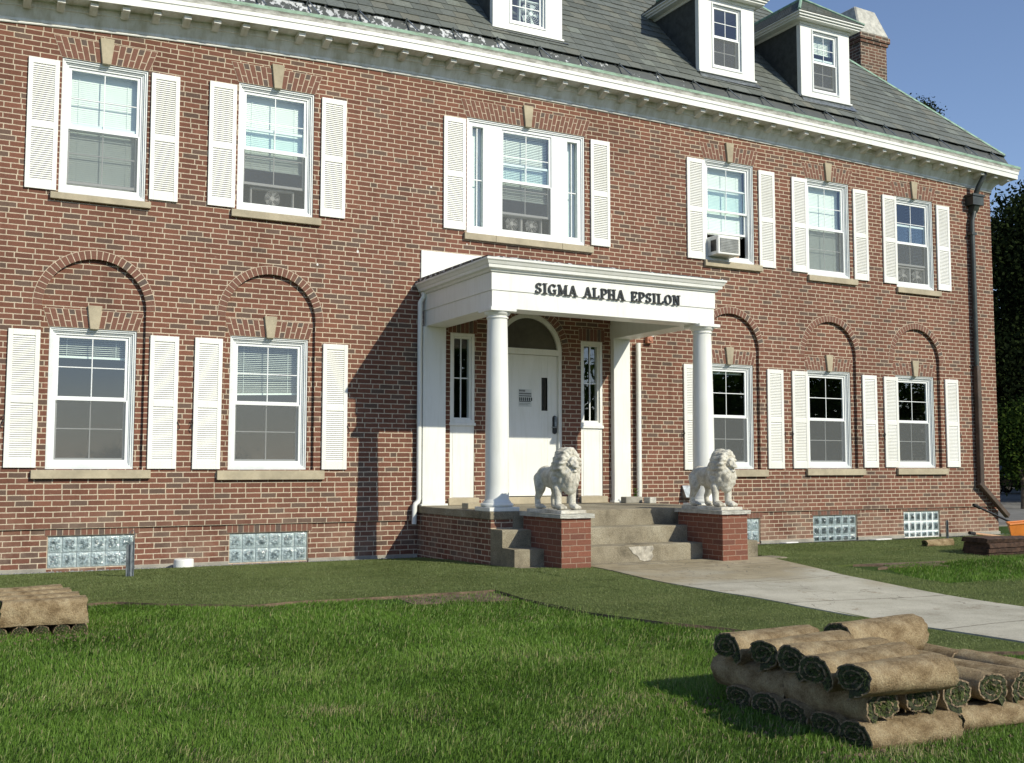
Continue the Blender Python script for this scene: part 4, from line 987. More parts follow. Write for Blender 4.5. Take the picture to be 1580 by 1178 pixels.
# door, fanlight, sidelights
def door():
    y=0.085; b=MB(); fw=0.055
    x0,x1=DC-DR,DC+DR
    # frame with arched head
    b.box(x0+.001,x0+fw,0.03,0.15,DZ0,DSP); b.box(x1-fw,x1-.001,0.03,0.15,DZ0,DSP); b.box(x0+fw,x1-fw,0.032,0.15,DSP-.055,DSP+.035)
    N=32
    for i in range(N):
        a0,a1=math.pi*i/N,math.pi*(i+1)/N; r0,r1=DR-.075,DR-.002
        b.prism_y([(DC+r0*math.cos(a0),DSP+.0+r0*math.sin(a0)),(DC+r1*math.cos(a0),DSP+r1*math.sin(a0)),(DC+r1*math.cos(a1),DSP+r1*math.sin(a1)),(DC+r0*math.cos(a1),DSP+r0*math.sin(a1))],0.025,0.14)
    fr=b.build('door_frame',M['white'],house,bevel=0.002)
    g=MB(); g.add([(x,0.07,z) for x,z in arch_pts(DC,DR-.07,DSP+.03,24)],[tuple(range(25))]); g.build('fanlight_pane',M['fanlight'],fr)
    d=MB(); lx0,lx1,lz0,lz1=8.235,8.345,0.90,1.415
    a,c=x0+fw+.004,x1-fw-.004; z0,z1=DZ0+.012,DSP-.06
    d.box(a,lx0,y,y+.045,z0,z1); d.box(lx1,c,y,y+.045,z0,z1); d.box(lx0,lx1,y+.0004,y+.045,z0,lz0); d.box(lx0,lx1,y+.0004,y+.045,lz1,z1)
    dr=d.build('door',M['white'],house,bevel=0.002)
    v=MB(); ring(v,lx0-.018,lx1+.018,lz0-.018,lz1+.018,0.018,y-.006,y+.02); v.build('vision_frame',M['white'],dr); pane(lx0,lx1,lz0,lz1,y+.02,dr,'vision_pane','darkglass')
    l=MB(); pl=[(8.47+.038*math.cos(t),0.79+.038*math.sin(t)) for t in np.linspace(0,math.pi,9)]+[(8.47+.038*math.cos(t),0.58+.038*math.sin(t)) for t in np.linspace(math.pi,2*math.pi,9)]
    l.prism_y([(x,z) for x,z in pl],y-.012,y-.0005); lk=l.build('lock_plate',M['black'],dr)
    l=MB(); l.box(8.457,8.497,y-.035,y-.0125,0.66,0.815); l.box(8.474,8.494,y-.037,y-.0355,0.75,0.80); l.tube([(8.475,y-.04,0.645),(8.475,y-.055,0.645),(8.39,y-.058,0.645)],0.010,8); l.build('door_handle',M['galv'],dr,bevel=0.003)
    p=MB(); p.quad((7.835,y-.003,0.955),(8.062,y-.003,0.955),(8.062,y-.003,1.225),(7.835,y-.003,1.225)); p.build('notice',M['paper'],dr)
    q=MB()
    def bar(xa,xb,za,zb): q.quad((xa,y-.005,za),(xb,y-.005,za),(xb,y-.005,zb),(xa,y-.005,zb))
    for xx in np.arange(7.845,7.94,.022): bar(xx,xx+.014,1.185,1.215)
    for xx in np.arange(7.842,8.05,.020): bar(xx,xx+.014,1.145,1.168); bar(xx,xx+.015,1.112,1.130)
    for xx in np.arange(7.845,8.05,.034): bar(xx,xx+.022,1.045,1.098)
    bar(7.845,8.05,1.030,1.040)
    for xx in np.arange(7.85,8.04,.013): bar(xx,xx+.008,1.000,1.006)
    for xx in np.arange(7.85,8.0,.013): bar(xx,xx+.008,0.982,0.987)
    q.build('notice_text',M['letter'],dr)
    t=MB(); t.box(DC-DR-.05,DC+DR+.05,-.10,0.10,ZF+.0005,DZ0-.0005); t.build('door_sill',M['limestone'],house,bevel=0.006)
    for s_ in SL:
        x0,x1,z0,z1=s_; b=MB()
        zs=0.64; b2=MB()
        ring(b,x0+.001,x1-.001,zs+.045,z1-.001,0.045,0.0,0.12); ring(b,x0+.046,x1-.046,zs+.09,z1-.046,0.03,0.03,0.11)
        b.box(x0-.012,x1+.012,-.02,0.10,zs,zs+.044)
        b.box(x0+.001,x1-.001,0.012,0.10,z0,zs-.0005); sd_=b.build('sidelight',M['white'],house,bevel=0.002)
        r=MB(); ring(r,x0+.045,x1-.045,z0+.01,zs-.03,0.006,0.006,0.0118); r.box(x0+.05,x1-.05,0.010,0.0118,z0+.016,zs-.036); r.build('panel',M['white'],sd_)
        gx0,gx1=x0+.076,x1-.076; 
        pane(gx0,gx1,zs+.12,z1-.076,0.075,sd_)
        m=MB(); xm=(gx0+gx1)/2; m.box(xm-.008,xm+.008,0.058,0.070,zs+.12,z1-.076)
        for zz in ((zs+.12+z1-.076)/2,): m.box(gx0,xm-.0081,0.058,0.070,zz-.008,zz+.008); m.box(xm+.0081,gx1,0.058,0.070,zz-.008,zz+.008)
        m.build('muntin',M['trim'],sd_)
        k=MB(); k.box(x0-.03,x1+.06,-.05,0.10,ZF+.0005,z0-.0005); k.build('sill',M['limestone'],sd_,bevel=0.004)
door()
# downspouts and fittings
def fittings():
    b=MB(); b.tube([(6.17,-.10,2.56),(6.17,-.10,2.50),(6.125,-.075,2.42),(6.125,-.075,-.42),(6.115,-.078,-.46),(6.065,-.088,-.50),(6.055,-.09,-.54),(6.05,-.09,-.78)],0.036,12)
    b.build('downspout',M['white'],house,smooth=True)
    b=MB(); b.tube([(9.95,-.07,2.03),(9.95,-.07,-.44)],0.040,14); b.build('downspout',M['white'],house,smooth=True)
    # leader head and dark downspout at the right corner
    b=MB(); x=18.04
    b.box(x-.155,x+.155,-.19,-.004,5.215,5.39); b.box(x-.175,x+.175,-.21,-.004,5.3905,5.43); b.prism_x([(-.17,5.2145),(-.004,5.2145),(-.004,5.08),(-.10,5.08)],x-.07,x+.07)
    b.tube([(18.12,-.28,5.92),(18.12,-.28,5.80),(18.07,-.17,5.58),(18.04,-.12,5.42)],0.05,10)
    b.tube([(x,-.075,5.10),(17.97,-.075,4.9),(17.97,-.075,2.0)],0.048,10); b.box(17.90,18.04,-.13,-.002,4.62,4.67)
    hd=b.build('leader_head',M['darkpipe'],house,smooth=True)
    b=MB(); b.box(17.925,18.035,-.125,-.025,-.33,2.02); b.box(17.86,18.10,-.02,-.002,1.99,2.03)
    b.obox((18.32,-.085,-.60),(0.40,0,-.33),Vector((.03,0,.036)),(0,.048,0))
    b.build('downspout',M['brownpipe'],house,bevel=0.01)
    a=MB(); a.box(10.13,10.245,-.075,-.0005,2.04,2.155); a.tube([(10.19,-.076,2.10),(10.19,-.09,2.10)],.035,12); al=a.build('alarm_box',M['alarm'],house,bevel=0.006)
    a=MB(); a.box(10.15,10.27,-.06,-.0005,2.1555,2.175); a.build('alarm_cap',M['white'],al)
    v=MB(); v.prism_x([(-.001,-.50),(-.001,-.27),(-.03,-.27),(-.135,-.46),(-.10,-.47)],10.83,11.02); v.build('dryer_vent',M['galv'],house)
    l=MB(); l.box(9.72,9.80,-2.0+.4,-1.9+.4,1.9,1.95)
    e=MB(); e.box(9.42,9.50,-.12,-.03,1.95,2.03); e.tube([(9.44,-.10,1.95),(9.42,-.16,1.90)],.03,8); e.tube([(9.48,-.10,1.95),(9.51,-.16,1.90)],.03,8); 
fittings()
# ---------------- things in the windows
def ac_unit():
    z0,z1=3.61,3.935; x0,x1=11.47,11.95; t=empty('air_conditioner',(11.71,-.1,z0),'white window air conditioner with louvred grille below a raised sash on the upper floor','air conditioner')
    b=MB(); b.box(x0,x1,-.24,.16,z0,z1); b.build('housing',M['fan'],t,bevel=0.012)
    g=MB()
    n=9
    for i in range(n):
        z=z0+.045+i*(z1-z0-.085)/n; g.box(x0+.045,x1-.045,-.252,-.2405,z,z+.018)
    g.build('front_grille',M['ac_grill'],t)
    s=MB(); s.box(x0-.004,x0-.0005,-.19,-.05,z0+.06,z1-.07); s.build('side_vent',M['black'],t)
    p=MB(); p.box(11.97,12.20,.095,.11,3.625,3.95); p.build('filler_board',M['wood_tan'],t)
ac_unit()
def window_fan(cx,z0,wd,h,y,label,grp,fade=1,nf=2):
    t=empty('window_fan',(cx,y,z0),label,'fan',grp)
    b=MB(); ring(b,cx-wd/2,cx+wd/2,z0,z0+h,0.025,y,y+.08); 
    if nf==2: b.box(cx-.02,cx+.02,y,y+.08,z0+.025,z0+h-.025)
    b.build('housing',M['fan'],t,bevel=0.008)
    for k in range(nf):
        fx=cx+((-1,1)[k]*wd*0.235 if nf==2 else 0); fz=z0+h/2; R=min(h/2-.03,wd*0.22 if nf==2 else wd/2-.03)
        g=MB()
        for rr in np.linspace(R*.3,R,5):
            g.tube([(fx+rr*math.cos(a),y-.004,fz+rr*math.sin(a)) for a in np.linspace(0,2*math.pi,25)],0.0025,5,cap=False)
        for a in np.linspace(0,2*math.pi,13)[:-1]: g.tube([(fx+.03*math.cos(a),y-.004,fz+.03*math.sin(a)),(fx+R*math.cos(a),y-.004,fz+R*math.sin(a))],0.002,4)
        g.build('grille',M['fan'],t)
        f=MB(); f.tube([(fx,y-.004,fz),(fx,y+.05,fz)],.035,14)
        for a in np.arange(5)*2*math.pi/5:
            pts=[(r*math.cos(a+q)+fx,y+.03+dy,r*math.sin(a+q)+fz) for r,q,dy in ((.03,-.3,-.01),(R*.95,-.28,-.02),(R*.95,.28,.02),(.03,.3,.01))]
            f.quad(*pts)
        f.build('blades',M['fan'],t)
window_fan(3.99,3.615,0.62,0.27,0.17,'wire cage fan standing in the raised window above the second shutter pair',None,nf=1)
window_fan(7.93,3.665,0.74,0.27,0.16,'dark twin window fan in the middle window over the porch',None)
window_fan(16.42,3.535,0.80,0.33,0.118,'pale twin window fan in the rightmost upper window',None)
window_fan(8.10,7.02,0.42,0.42,0.165,'round fan behind the glass of the left dormer',None,nf=1)
# ---------------------------------------------------------------- front steps
def steps():
    t=empty('front_steps',(8.0,-2.8,-1.2),'worn concrete front steps with a whitish patch leading up to the porch','steps')
    xa,xb=PC-1.87,PC+1.86
    for i,(y0,zt,zb) in enumerate(((-2.66,-0.738,-1.45),(-2.98,-0.950,-1.45))):
        yb=YF-.0125 if i==0 else -2.6605
        b=MB(); nx=40; prof=[(y0+.0,zb),(y0,zt-.012),(y0+.012,zt),(yb,zt),(yb,zb)]
        rows=[]
        for k in range(nx+1):
            x=xa+(xb-xa)*k/nx; rows.append([(x,yy+(random.uniform(-.005,.005) if j in (1,2) else 0),zz+(random.uniform(-.004,.002) if j in (1,2) else 0)) for j,(yy,zz) in enumerate(prof)])
        b.v=[p for r in rows for p in r]; m=len(prof)
        for k in range(nx):
            for j in range(m): b.f.append((k*m+j,k*m+(j+1)%m,(k+1)*m+(j+1)%m,(k+1)*m+j)); b.mi.append(0)
        b.f.append(tuple(range(m))); b.f.append(tuple(range(nx*m,(nx+1)*m))); b.mi+=[0,0]
        b.build('step',M['steps'],t)
    b=MB(); b.box(xa+.02,xb+.25,-3.30,-2.9805,-1.45,-1.163); b.build('footing',M['steps'],t,bevel=0.015)
    p=MB(); pp=[(7.66,-.975),(7.78,-.968),(7.9,-.972),(8.03,-.966),(8.05,-1.0),(8.02,-1.05),(8.04,-1.10),(8.0,-1.15),(7.9,-1.158),(7.83,-1.14),(7.80,-1.09),(7.73,-1.06),(7.70,-1.02)]; p.add([(x+.1,-2.984,z) for x,z in pp],[tuple(range(len(pp)))]); p.build('patch',M['patch'],t)
steps()
# ---------------------------------------------------------------- pedestals
def pedestal(cx,label):
    t=empty('brick_pedestal',(cx,-2.93,-1.16),label,'pedestal')
    b=MB(); b.box(cx-.205,cx+.205,-3.40,-2.46,-1.20,-.572); b.build('pier',M['brick_new'],t,bevel=0.003)
    c=MB(); nx,ny=24,44; x0,x1,y0,y1=cx-.240,cx+.240,-3.435,-2.425; z0,z1=-.5715,-.522
    c.box(x0,x1,y0,y1,z0,z1); o=c.build('capstone',M['capstone'],t)
    bm=bmesh.new(); bm.from_mesh(o.data); bmesh.ops.subdivide_edges(bm,edges=[e for e in bm.edges],cuts=10,use_grid_fill=True)
    for v in bm.verts:
        if v.co.z<z1-.002:
            d=random.uniform(-.002,.007); 
            if abs(v.co.x-x0)<1e-4: v.co.x-=-d
            if abs(v.co.x-x1)<1e-4: v.co.x+=-d
            if abs(v.co.y-y0)<1e-4: v.co.y-=-d
    bm.to_mesh(o.data); bm.free()
pedestal(6.735,'red brick pedestal with stone cap, left of the steps, carrying the nearer lion')
pedestal(9.13,'red brick pedestal with stone cap, right of the steps, carrying the farther lion')
# ---------------------------------------------------------------- lions
def lion_mesh(seed,turn):
    rng=random.Random(seed)
    me=bpy.data.meshes.new('lump'); bm=bmesh.new()
    def ell(c,r,rot=(0,0,0)):
        from mathutils import Euler
        m=Matrix.Translation(Vector(c))@Euler(rot).to_matrix().to_4x4()@Matrix.Diagonal((*r,1))
        bmesh.ops.create_icosphere(bm,subdivisions=3,radius=1,matrix=m)
    def limb(pts):   # (x,y,z,r)
        for a,b in zip(pts[:-1],pts[1:]):
            A,B=Vector(a[:3]),Vector(b[:3]); n=max(2,int((B-A).length/0.012))
            for i in range(n+1):
                t=i/n; p=A.lerp(B,t); r=a[3]+(b[3]-a[3])*t; bmesh.ops.create_icosphere(bm,subdivisions=2,radius=r,matrix=Matrix.Translation(p))
    # forward is -Y, the animal's left is +X
    ell((0,.10,.385),(.125,.30,.125)); ell((0,.29,.40),(.128,.125,.118)); ell((0,-.05,.37),(.145,.17,.165)); ell((0,.12,.34),(.105,.22,.10))
    # haunches
    for s,fy in ((-1,.02),(1,-.05)):
        limb([(s*.075,.30+fy,.36,.088),(s*.092,.27+fy,.25,.070),(s*.095,.29+fy,.185,.048),(s*.095,.335+fy,.125,.038),(s*.095,.325+fy,.05,.038)])
        ell((s*.095,.275+fy,.030),(.050,.080,.034))
        for q in (-.03,-.01,.01,.03): ell((s*.095+q,.205+fy,.022),(.013,.026,.020))
    for s,fy in ((-1,-.01),(1,-.05)):
        limb([(s*.085,-.10+fy,.34,.075),(s*.088,-.12+fy,.22,.056),(s*.088,-.125+fy,.13,.047),(s*.088,-.13+fy,.05,.046)])
        ell((s*.088,-.175+fy,.036),(.056,.080,.040))
        for q in (-.036,-.012,.012,.036): ell((s*.088+q,-.245+fy,.026),(.0145,.030,.024))
    limb([(0,.40,.42,.03),(-.01,.435,.36,.028),(-.03,.44,.22,.024),(-.05,.43,.09,.026),(-.055,.40,.045,.034)])
    # mane
    cx,cy=math.sin(turn),-math.cos(turn)
    ell((0.01,-.13,.50),(.165,.150,.215)); ell((0.015,-.17,.36),(.145,.115,.150)); ell((0.01,-.05,.46),(.15,.12,.17),(0.3,0,0))
    ell((.02+cx*.05,-.14+cy*.05,.585),(.150,.120,.135)); ell((.02+cx*.10,-.15+cy*.08,.37),(.120,.090,.150))
    ell((.02+cx*.06,-.14+cy*.04,.47),(.178,.105,.190),(0,0,turn))
    ell((.035,-.20,.34),(.125,.10,.165)); ell((.02,-.12,.62),(.135,.115,.115)); ell((.02+cx*.09,-.14+cy*.09,.41),(.135,.085,.16),(0,0,turn))
    # face
    F=Vector((cx,cy,0)); R=Vector((-cy,cx,0)); O=Vector((.01,-.125,.555))
    def fp(f,r,u): p=O+F*f+R*r; return (p.x,p.y,p.z+u)
    rz=(0,0,turn)
    for k in range(20):
        a=2*math.pi*k/20; rr_=.128+.012*math.sin(3*a+seed); ell(fp(.105+.012*math.sin(5*a),rr_*math.cos(a),rr_*1.12*math.sin(a)-.015),(.046,.040,.040),rz)
    ell(fp(.125,0,-.005),(.088,.085,.098),rz); ell(fp(.195,0,-.050),(.050,.058,.046),rz); ell(fp(.225,0,-.030),(.030,.026,.022),rz)
    ell(fp(.205,.026,-.062),(.030,.036,.026),rz); ell(fp(.205,-.026,-.062),(.030,.036,.026),rz); ell(fp(.185,0,-.100),(.036,.040,.024),rz)
    for q in (-1,1):
        ell(fp(.185,q*.042,.038),(.030,.022,.014),rz); ell(fp(.165,q*.062,-.02),(.030,.035,.034),rz); ell(fp(.08,q*.098,.075),(.026,.018,.030),rz)
        ell(fp(.197,q*.036,.012),(.012,.010,.009),rz)
    limb([(*fp(.175,0,.055),.020),(*fp(.218,0,-.010),.018)])
    bm.to_mesh(me); bm.free()
    tmp=bpy.data.objects.new('lump',me); col.objects.link(tmp)
    r=tmp.modifiers.new('r','REMESH'); r.mode='VOXEL'; r.voxel_size=0.0068; r.use_smooth_shade=True
    s=tmp.modifiers.new('s','SMOOTH'); s.iterations=4; s.factor=0.5
    dg=bpy.context.evaluated_depsgraph_get(); ev=tmp.evaluated_get(dg); out=bpy.data.meshes.new_from_object(ev); 
    bpy.data.objects.remove(tmp); out.name='lion'
    n=len(out.vertices); co=np.empty(n*3); out.vertices.foreach_get('co',co); co=co.reshape(-1,3); no=np.empty(n*3); out.vertices.foreach_get('normal',no); no=no.reshape(-1,3)
    x,y,z=co.T
    # mane locks: ridges radiating from the face, hanging on the chest
    dx=x-.02; dyy=y+.14; rr=np.array([dx*F.x+dyy*F.y, dx*R.x+dyy*R.y, z-.555])
    ang=np.arctan2(rr[1],rr[2]); rad=np.hypot(rr[1],rr[2])
    face=(rad<.088)&(rr[0]>.06)
    mane=np.clip((0.02-y)/.05,0,1)*np.clip((z-.215)/.05,0,1)*np.clip((rad-.085)/.02,0,1)*np.clip((.24-np.abs(x))/.02,0,1)
    mane=np.where(face,0,mane)
    gr=np.exp(-((rad-.088)/.012)**2)*np.clip((rr[0]-.04)/.04,0,1); co-=no*(0.024*gr)[:,None]
    lock=np.sin(ang*15+np.sin(rad*26+2*np.sin(z*9))*1.1)*0.62+np.sin(ang*27+rad*25+y*30)*0.28+np.sin(z*60+x*38+np.sin(y*50)*2)*0.22
    co+=no*(mane*lock*0.0075)[:,None]
    # eye sockets, nostril and mouth line
    for q in (-1,1):
        e=np.array(fp(.205,q*.036,.014)); d=np.linalg.norm(co-e,axis=1); co-=no*(0.011*np.exp(-(d/.012)**2))[:,None]
    e=(np.abs(rr[2]+.082)<.007)&(rr[0]>.17)&(np.abs(rr[1])<.045); co-=no*(np.where(e,.007,0))[:,None]
    co+=no*(0.0012*np.sin(x*170)*np.sin(y*150+1)*np.sin(z*160))[:,None]
    out.vertices.foreach_set('co',co.ravel()); out.update()
    out.materials.clear(); out.materials.append(M['lion'])
    return out
def lion(cx,turn,seed,label,dy=0.0):
    t=empty('lion_statue',(cx,-2.93+dy,-.521),label,'statue')
    b=MB(); b.box(cx-.175,cx+.175,-3.345+dy,-2.50+dy,-.5215,-.482); b.build('base_slab',M['lion'],t,bevel=0.004)
    o=bpy.data.objects.new('lion_body',lion_mesh(seed,turn)); col.objects.link(o); o.parent=t; o.location=(0,-.055,.0395); o.scale=(1.0,1.0,1.03)
lion(6.735,math.radians(9),3,'weathered stone lion standing on the pedestal left of the steps, in front of the door')
lion(9.13,math.radians(16),5,'weathered stone lion standing on the pedestal right of the steps, before the right column')
# ---------------------------------------------------------------- rolls of turf
def roll_meshes(seed,L=0.62,a=0.130,b=0.100,n_=2.25,turns=2.55,flap=0.22):
    rng=random.Random(seed); pitch=0.36; so=0.085
    def sup(t,s):
        c,d=math.cos(t),math.sin(t); r=1/((abs(c)/a)**n_+(abs(d)/b)**n_)**(1/n_); return c*r*s,d*r*s
    th0=rng.uniform(3.9,4.9) if flap else rng.uniform(3.6,4.4); N=int(turns*40); nl=11
    ph=[rng.uniform(0,6) for _ in range(6)]
    def build(sa,sb,name,mats,ja):
        m=MB(); ringv=[]
        for k in range(nl+1):
            f=k/nl; y=(f-.5)*L; row=[]
            for i in range(N+1):
                T=turns*i/N; th=th0-T*2*math.pi
                j=0.004*math.sin(2*th+ph[0]+3*f)+0.002*math.sin(5*th+ph[1]+6*f)+0.004*math.sin(ph[2]+5*f)+0.002*math.sin(11*th+ph[4]+21*f)
                e=0
                if k in (0,nl): e=(1 if k else -1)*(ja*rng.uniform(-1,1)+0.006*math.sin(th*2+ph[3]))
                for s in (sa(T),sb(T)):
                    x,z=sup(th,max(.03,s)); r=math.hypot(x,z)+1e-6
                    row.append((x*(1+j/r*.8),y+e,z*(1+j/r*.8)))
            ringv.append(row)
        W=2*(N+1); m.v=[p for r in ringv for p in r]
        for k in range(nl):
            for i in range(N):
                o=k*W+2*i; p=(k+1)*W+2*i
                m.f.append((o,o+2,p+2,p)); m.f.append((o+1,p+1,p+3,o+3)); m.mi+=[0,0]
            m.f.append((k*W,(k+1)*W,(k+1)*W+1,k*W+1)); m.f.append((k*W+2*N,k*W+2*N+1,(k+1)*W+2*N+1,(k+1)*W+2*N)); m.mi+=[0,0]
        for i in range(N):
            m.f.append((2*i,2*i+1,2*i+3,2*i+2)); o=nl*W+2*i; m.f.append((o,o+2,o+3,o+1)); m.mi+=[(1 if name=='s' else 0)]*2
        return m
    s0=lambda T:(1-pitch*T*(1-0.06*T))*(1+(flap*((0.16-T)/0.16)**2 if T<0.16 else 0))
    soil=build(lambda T:s0(T),lambda T:s0(T)-so,'s',None,0.0085)
    grs=build(lambda T:s0(T)-so-.004,lambda T:max(s0(T+1)+.004,.02) if T<turns-1 else max(s0(T)-pitch*.8,.02),'g',None,0.006)
    # tufts at both ends
    for e in (-1,1):
        for q in range(600):
            T=rng.uniform(0,turns); th=th0-T*2*math.pi; s=s0(T)-so-rng.uniform(0.0,pitch-so-.05)
            if s<.04: continue
            x,z=sup(th,s); y=e*(L/2-.004); l=rng.uniform(.008,.028); d=rng.uniform(0,6.28); w=.0022
            k=len(grs.v); grs.v+=[(x-w,y,z),(x+w,y,z+.001),(x+math.cos(d)*l*.7,y+e*l*.7,z+math.sin(d)*l*.7)]; grs.f.append((k,k+1,k+2)); grs.mi.append(1)
    # loose blades hanging from the open flap
    return soil,grs
ROLLV=[]
for sd_,kw in ((1,{}),(2,{}),(3,{}),(4,dict(a=.128,b=.112,n_=4.2,L=.60,turns=2.2,flap=0.0)),(5,dict(a=.075,b=.07,L=.5,turns=2.6,flap=0.0))):
    so_,gr_=roll_meshes(sd_,**kw)
    o=so_.build('sod_roll',[M['sodback'],M['soiledge']],smooth=False); o.data.polygons.foreach_set('use_smooth',[True]*len(o.data.polygons)); o.data.set_sharp_from_angle(angle=math.radians(50))
    g=gr_.build('rolled_turf',[M['sodgrass'],M['turfblade2'] if 'turfblade2' in M else M['turfblade']]); g.parent=o
    ROLLV.append([o,False])
def sod(v,x,y,z,axis,label,group,tilt=0.0,flip=False,scale=(1,1,1)):
    o,used=ROLLV[v]
    if used: o=copy_tree(o)
    ROLLV[v][1]=True
    o.location=(x,y,z); o.rotation_euler=(tilt,0,(0 if axis=='y' else math.radians(90))+(math.pi if flip else 0)+random.uniform(-.05,.05)); o.scale=scale
    tag(o,label,'turf roll',group); return o
GP='turf rolls stacked on the lawn at the lower right'
ord_=['first','second','third','fourth','fifth']
for k,yc in enumerate((-10.36,-10.13,-9.90,-9.67,-9.44)):
    z=G(4.4,yc)+.055
    sod(k%3,4.12+.31,yc,z,'x','shaded turf roll in the bottom left row of the stack, %s from the front corner'%ord_[k],GP,scale=(1,1,.76))
    sod((k+1)%3,4.80+.31,yc+.02,z,'x','sunlit turf roll in the bottom right row of the stack, %s from the front'%ord_[k],GP,scale=(1,1,.76))
for k,xc in enumerate((4.27,4.53,4.80,5.07,5.33,5.59)):
    w_=['first','second','third','fourth','fifth','sixth'][k]
    sod((k+2)%3,xc,-10.42+.31,-1.158+.008*(k%2),'y','middle layer turf roll with its spiral facing the viewer, %s from the left'%w_,GP,flip=bool(k%2),scale=(1,1,.92))
    sod(k%3,xc+.01,-9.50+.01,-1.158,'y','rear middle layer turf roll of the stack, %s from the left'%w_,GP,scale=(1,1,.92))
for k,(xs,yc,z) in enumerate(((4.04,-10.42,-1.008),(4.06,-10.15,-1.005),(4.15,-9.88,-1.008),(4.17,-9.61,-1.01),(4.14,-9.34,-1.012))):
    sod((k*2+1)%3,xs+.31,yc,z,'x','top layer turf roll with dark spiral end at left, %s from the front'%ord_[k],GP,tilt=random.uniform(-.03,.03),scale=(1.06,1.03,.92))
sod(0,5.17,-9.50,-.985,'x','topmost turf roll lying farthest back on the right stack',GP,scale=(1.05,1.08,1.02))
sod(2,5.75,-10.2,-1.27,'y','turf roll lying against the right foot of the stack, cut by the frame',GP)
GL='turf rolls piled at the left edge of the lawn'
for k,(x1,yc) in enumerate(((1.055,-5.47),(1.03,-5.20),(0.995,-4.93),(.955,-4.66))):
    sod(3,x1-.30,yc,-1.055+.004*k,'x','flattened grey brown turf roll on the left pile, %s from the front'%ord_[k],GL,scale=(1.1,1.0,1.0))
    sod(3,x1-.93,yc,-1.065,'x','flattened turf roll cut by the left frame edge, %s from the front'%ord_[k],GL,scale=(1.1,1.0,1.0))
for k in range(8):
    sod(4,0.02+.143*k,-5.33,-1.205,'y','small spiral turf end under the left pile, %s from the left'%(['first','second','third','fourth','fifth','sixth','seventh','eighth'][k]),GL)
sod(4,13.62,-2.75,G(13.6,-2.75)+.07,'x','single small turf roll lying alone on the new turf beside the stake',None,scale=(.9,1.2,.9))
# dark stack near the barrow
for k in range(4):
    b=MB(); rng=random.Random(40+k); x0,x1=12.76+rng.uniform(-.03,.03),13.95; z0=-1.205+.068*k
    n=24
    prof=[(-4.33+rng.uniform(-.02,.02),z0),(-4.35,z0+.05),(-4.29,z0+.066),(-3.93,z0+.066),(-3.91,z0)]
    for i in range(n+1):
        x=x0+(x1-x0)*i/n; b.v+=[(x,y+rng.uniform(-.006,.006),z+rng.uniform(-.003,.003)-(.03*max(0,(x-13.0))/1.4*(k==3))) for y,z in prof]
    m=len(prof)
    for i in range(n):
        for j in range(m): b.f.append((i*m+j,i*m+(j+1)%m,(i+1)*m+(j+1)%m,(i+1)*m+j)); b.mi.append(0)
    b.f+= [tuple(range(m)),tuple(range(n*m,n*m+m))]; b.mi+=[0,0]
    o=b.build('sod_slab',M['sod_shade'])
    tag(o,['lowest','second lowest','second highest','topmost'][k]+' dark brown turf slab of the flat stack in front of the orange wheelbarrow','turf slab','flat turf slabs stacked by the wheelbarrow')
def wheelbarrow():
    t=empty('wheelbarrow',(15.0,-3.5,-1.2),'orange wheelbarrow with dark handles, at the right edge of the frame','wheelbarrow')
    b=MB(); zt,zb=-.80,-1.10
    A=[(13.87,-3.82,zt),(14.75,-3.82,zt+.03),(15.2,-3.40,zt+.03),(14.36,-3.40,zt)]; B=[(14.03,-3.76,zb),(14.6,-3.76,zb),(14.95,-3.48,zb),(14.40,-3.48,zb)]
    b.add(A+B,[(4,5,6,7),(0,1,5,4),(1,2,6,5),(2,3,7,6),(3,0,4,7)])
    for p,q in zip(A,A[1:]+A[:1]): b.tube([p,q],.014,8)
    b.build('tray',M['orange'],t)
    for tip,end in (((13.83,-3.25,-.53),(15.35,-3.40,-1.10)),((12.86,-3.95,-.885),(15.3,-3.60,-1.13))):
        h=MB(); h.tube([tip,end],.017,8); h.build('handle',M['black'] if tip[0]>13 else M['wood_tan'],t)
        g=MB(); v=(Vector(end)-Vector(tip)).normalized(); g.tube([tip,Vector(tip)+v*.13],.024,10); g.build('grip',M['rubber'],t)
    for y in (-3.75,-3.25): l=MB(); l.tube([(14.6,y,-1.03),(14.55,y,-1.20)],.014,8); l.build('leg',M['black'],t)
    w_=MB(); w_.tube([(15.45+.17*math.cos(a),-3.5,-1.03+.17*math.sin(a)) for a in np.linspace(0,2*math.pi,25)],.045,10,cap=False); w_.tube([(15.45,-3.56,-1.03),(15.45,-3.44,-1.03)],.09,14); w_.build('wheel',M['rubber'],t)
wheelbarrow()
